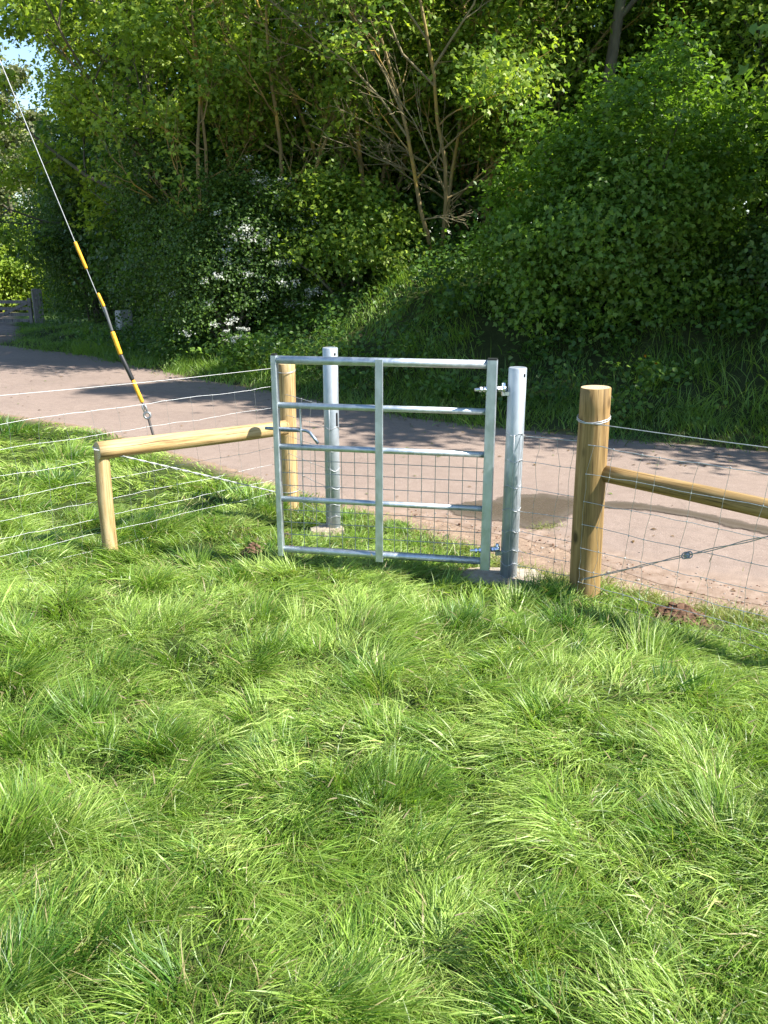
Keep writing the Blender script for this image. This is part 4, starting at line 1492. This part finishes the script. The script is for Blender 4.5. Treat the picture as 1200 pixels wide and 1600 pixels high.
# slender tree with long bare limbs
bare = tree('bare_limbed_tree', on(.74, 13.2), 'slender tree with long bare limbs reaching over the grassy ledge', 'tree', 23, H=6.0, wig=.12, tr=.034, stems=4, crown_from=.15, limbs=10, limb_len=1.8, kids=(4, 4), per=15, sig=.17, size=.066, c1=MD1, c2=LT2, bark=M_BARK_Y, leafless=.12, lspread=.8, minr=.0)
T = []
rngb = np.random.default_rng(77)
st3 = STEMS['slender tree with long bare limbs reaching over the grassy ledge']
for q_, (z0, dx, dy, dz, L_, r_) in enumerate([(1.6, -1, -.25, .75, 3.0, .018), (2.2, -.9, -.4, .8, 2.9, .017), (1.0, -1, -.3, .45, 2.0, .015), (1.35, .9, -.3, .1, 1.0, .014), (.55, .6, -.8, -.05, .9, .013), (2.7, -.8, -.2, 1.0, 2.6, .016), (.8, -.7, -.6, .3, 1.3, .015), (1.0, 1, -.2, -.35, .9, .012),
                                            (1.9, -.6, -.5, 1.3, 2.6, .015), (2.4, .7, -.5, 1.2, 2.2, .018), (1.2, -1, -.5, .1, 1.6, .015), (1.5, .5, -.6, 1.0, 2.0, .017), (2.9, -1, -.3, .5, 2.2, .018), (.9, -.8, -.6, .9, 1.9, .016)]):
    dd = np.array([dx, dy, dz]); dd /= np.linalg.norm(dd)
    pp = np.array(st3[q_ % len(st3)][0]); zz_ = np.interp(z0, pp[:, 2], np.arange(len(pp)))
    i0 = int(zz_); f0 = zz_ - i0
    grow(T, [], pp[i0] * (1 - f0) + pp[min(i0 + 1, len(pp) - 1)] * f0, dd, L_, r_, 2, rngb, .2, .02, (5, 6), .45, .55, .2)
link('bare_limb', tubes_mesh('bare_limb', T, M_TWIG), bare)
# straight grey trunk
tree('ash_tree', on(3.25, 12.9), 'tall tree with one straight grey trunk behind the big round bush', 'tree', 24, H=8.3, tr=.115, crown_from=.40, limbs=13, limb_len=2.4, kids=(4, 5), per=11, sig=.2, size=.075, c1=MD1, c2=LT2)
tree('leaning_tree', on(1.95, 13.6), 'thin crooked pale stemmed tree between the bare limbs and the grey trunk', 'tree', 25, H=6.4, tr=.055, lean=(-.12, 0), crown_from=.4, limbs=12, limb_len=1.9, kids=(4, 5), per=10, sig=.18, size=.07, c1=MD1, c2=MD2, bark=M_BARK_Y)
# big round bush
bush('maple_bush', on(2.85, 10.4, -.3), 'big round dense green bush leaning over the bank', 'bush', 31, 1.42, 1.0, 2.7, n=1250, per=50, sig=.13, size=.056, c1=MD1, c2=(.17, .29, .035), kind=LEAF_M, lump=.42, under=1.0, stems=10)
bush('maple_bush', on(-.5, 13.3, -.05), 'low leafy bush in the middle of the bank above the bare ledge', 'bush', 32, 1.1, .8, 1.75, n=300, per=44, sig=.15, size=.062, c1=MD1, c2=LT2, kind=LEAF_M, lump=.45, under=.5, stems=8)
# hawthorn in flower
bush('hawthorn_bush', on(-2.25, 13.15, .12), 'hawthorn bush with white blossom down one flank', 'bush', 33, 1.15, .75, 2.75, n=640, per=50, sig=.13, size=.046, c1=DK1, c2=DK2, under=.9, stems=8, blossom=115, bl_side=(.6, -.75, .05))
# dark bushes by the bend
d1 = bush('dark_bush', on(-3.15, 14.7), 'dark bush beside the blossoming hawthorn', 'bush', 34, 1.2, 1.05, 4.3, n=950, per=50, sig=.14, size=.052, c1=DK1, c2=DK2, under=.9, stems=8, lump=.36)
copy_tree(d1, on(-4.9, 20.0), 1.9, 1.05, 'dark bush overhanging the pale concrete block')
copy_tree(d1, on(-6.75, 20.6), 4.0, 1.0, 'dark bush at the corner next to the stout grey gate post')
copy_tree(d1, on(-7.1, 22.6), 2.6, 1.35, 'tall dark bush behind the corner bush')
# trees at the other end of the bank
tree('hazel_tree', on(5.6, 12.6), 'leafy tree with sunlit leaves at the end of the bank', 'tree', 26, H=5.4, tr=.05, stems=3, crown_from=.10, limbs=10, limb_len=1.7, kids=(4, 4), per=10, sig=.19, size=.068, c1=MD1, c2=LT2)
bush('holly_bush', on(4.4, 9.7), 'small dark bush low on the bank under the sunlit leaves', 'bush', 35, .7, .6, .9, n=150, per=34, sig=.11, size=.055, c1=DK1, c2=DK2)
# trees further along the bank, whose shade falls on the lane
sh = tree('roadside_tree', on(6.6, 8.6), 'broad leafy tree shading the lane further along the bank', 'tree', 27, H=5.2, tr=.12, crown_from=.18, limbs=18, limb_len=2.5, kids=(4, 5), per=13, sig=.2, size=.10, c1=MD1, c2=MD2, group='trees shading the lane')
copy_tree(sh, on(8.6, 6.6), 2.2, 1.05)
tree('roadside_tree', on(5.1, 7.75), 'tall high crowned tree at the lane edge shading the bend', 'tree', 41, H=8.6, tr=.09, crown_from=.62, limbs=9, limb_len=1.35, kids=(4, 4), per=13, sig=.2, size=.10, c1=MD1, c2=MD2)
# deep wood
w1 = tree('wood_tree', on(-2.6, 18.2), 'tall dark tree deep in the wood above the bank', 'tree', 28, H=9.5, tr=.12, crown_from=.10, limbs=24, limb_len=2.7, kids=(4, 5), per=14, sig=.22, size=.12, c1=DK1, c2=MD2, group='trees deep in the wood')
for i, (x, y, rz, sc) in enumerate([(.4, 17.0, 1.1, 1.0), (3.4, 16.6, 2.7, 1.05), (6.2, 14.6, 4.4, 1.0), (9.6, 12.4, .6, 1.1), (-4.9, 20.5, 3.3, 1.05), (1.9, 20.5, 5.2, 1.2), (6.0, 18.8, 2.0, 1.2), (9.6, 16.0, .2, 1.2), (-1.2, 22.5, 3.9, 1.2), (4.2, 23.5, 2.2, 1.3), (9.0, 21.5, 1.2, 1.3), (13.5, 25.0, 2.9, 1.3), (10.0, 28.0, .5, 1.4), (17.0, 29.0, 1.9, 1.4)]):
    copy_tree(w1, on(x, y), rz, sc)
sp1 = bush('sapling_thicket', on(1.35, 14.5), 'loose leafy saplings behind the bare limbs', 'thicket', 40, 1.1, .9, 4.6, n=500, per=21, sig=.17, size=.066, c1=MD1, c2=LT2, kind=LEAF_M, lump=.6, under=.6, stems=26, bark=M_BARK_Y)
copy_tree(sp1, on(-.35, 15.2), 2.0, 1.05, 'loose leafy saplings above the low bush in the middle of the bank')
copy_tree(sp1, on(2.75, 14.2), 4.1, 1.1, 'loose leafy saplings around the straight grey trunk')
copy_tree(sp1, on(4.3, 13.4), 5.3, 1.0, 'loose leafy saplings above the big round bush')
copy_tree(sp1, on(-2.5, 15.6), 3.1, 1.1, 'loose leafy saplings behind the flowering hawthorn')
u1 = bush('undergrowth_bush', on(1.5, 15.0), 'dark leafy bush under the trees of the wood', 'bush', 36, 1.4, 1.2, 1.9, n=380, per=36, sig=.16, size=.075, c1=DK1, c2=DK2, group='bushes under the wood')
for (x, y, rz, sc) in [(-.4, 16.0, 1.0, 1.1), (3.6, 14.2, 2.0, 1.1), (5.6, 12.9, 3.0, 1.1), (-2.6, 16.2, 4.0, 1.3), (7.2, 11.4, 5.0, 1.2), (-4.3, 17.6, 2.5, 1.3), (6.3, 14.4, 1.4, 1.4), (8.2, 13.6, 3.4, 1.5), (7.2, 16.4, .4, 1.6)]:
    copy_tree(u1, on(x, y), rz, sc)
# beyond the far gate
pw = P(18, 240, 33)
tree('willow_tree', (pw.x - .2, 33, -.4), 'pale greyish tree in the distance beyond the old gate', 'tree', 29, H=8.0, tr=.14, crown_from=.15, limbs=18, limb_len=2.4, kids=(4, 5), per=15, sig=.22, size=.14, c1=(.14, .16, .08), c2=(.27, .29, .15), kind=LEAF_A)
hb = bush('hedge_bush', (P(25, 430, 30).x, 30.5, -.45), 'sunlit yellow green hedge bush behind the old gate', 'bush', 37, 1.9, 1.3, 3.4, n=800, per=40, under=.9, stems=6, sig=.18, size=.10, c1=LT1, c2=LT2)
copy_tree(w1, (-14.5, 37.0, -.4), 2.4, .62)
copy_tree(w1, (-18.0, 40.0, -.4), .8, .6)
copy_tree(w1, (-11.5, 36.0, -.4), 4.8, .66)
copy_tree(hb, (P(-60, 430, 30).x, 30.0, -.45), 2.0, 1.0, 'yellow green hedge bush at the edge of the view behind the old gate')

# nettles and broad leaved weeds low on the bank
rngw = np.random.default_rng(91)
n = 4200
x = rngw.uniform(-8, 8, n); sdist = rngw.uniform(.25, 4.2, n); y = f_far(x) + sdist / .76
ledge = np.exp(-(((x + .75) / .6) ** 2 + ((y - 11.75 + .25 * (x + .75)) / .13) ** 2))
ok = (vnoise(x * .9, y * .9, 71) + rngw.normal(0, .15, n) > .42) & (ledge < .3) & ~((x < -4.3) & (y > 15.5))
x, y = x[ok], y[ok]
C = np.stack([x, y, land(x, y) + rngw.uniform(.06, .42, len(x))], 1)
v, l, s, t = clumps(C, np.tile([[-.4, -.6, .5]], (len(C), 1)), 16, .085, .062, (.045, .105, .02), (.12, .22, .036), rngw, LEAF_A, .6, .4, .45, 1.2)
tag(link('nettle_undergrowth', np_mesh('nettle_undergrowth', v, l, s, M_LEAF, False, t)), 'low nettles and broad leaved weeds covering the shady bank', 'weeds', kind='stuff')


def cow_parsley(loc, seed, h, heads, label, col_=(.80, .80, .72), leafn=60, ur=.04):
    rng = np.random.default_rng(seed)
    root = empty('cow_parsley', loc, label, 'plant')
    T, pos, nr = [], [], []
    for i in range(heads):
        a = rng.uniform(0, 6.28); e = np.array([math.cos(a) * rng.uniform(.03, .24) , math.sin(a) * rng.uniform(.03, .24), h * rng.uniform(.6, 1.05)])
        b = np.array([rng.normal(0, .03), rng.normal(0, .03), -.03]); m1 = (b + e) / 2 + np.array([0, 0, .06])
        T.append(([b, m1, e], [.007, .005, .003], 1))
        pos, nr = [], []
        for j in range(7):
            aa = rng.uniform(0, 6.28); q = e + np.array([math.cos(aa) * ur, math.sin(aa) * ur, .012]) * rng.uniform(.2, 1.2)
            for k in range(9):
                pos.append(q + rng.normal(0, ur * .22, 3)); nr.append(np.array([0, 0, 1]) + rng.normal(0, .35, 3))
        pos, nr = np.array(pos), np.array(nr)
        v, l, s, t = leaves(pos, nr, rng.uniform(.013, .023, len(pos)), np.array([col_]) * rng.uniform(.85, 1.05, (len(pos), 1)), rng, PETAL5)
        link('flower', np_mesh('flower', v, l, s, M_PETAL, False, t), root)
    link('stem', tubes_mesh('stem', T, flat_mat('green_stem', (.08, .15, .04), .6)), root)
    C = np.stack([rng.normal(0, .16, leafn), rng.normal(0, .14, leafn), rng.uniform(.05, h * .75, leafn)], 1)
    v, l, s, t = clumps(C, np.tile([[0, -.3, .6]], (leafn, 1)), 13, .055, .06, (.10, .19, .03), (.22, .35, .06), rng)
    link('foliage', np_mesh('foliage', v, l, s, M_LEAF, False, t), root)
    return root


cp = P(382, 566, 12.0)
cow_parsley(on(cp.x - .04, 11.6), 3, .70, 14, 'white flowered leafy plant at the lane edge below the hawthorn')
cpy = P(1018, 575, 8.8)
cow_parsley(on(cpy.x, 9.0), 5, .3, 2, 'small weed with an orange yellow flower on the shaded bank', (.75, .36, .02), 22, .014)
print('scene built')
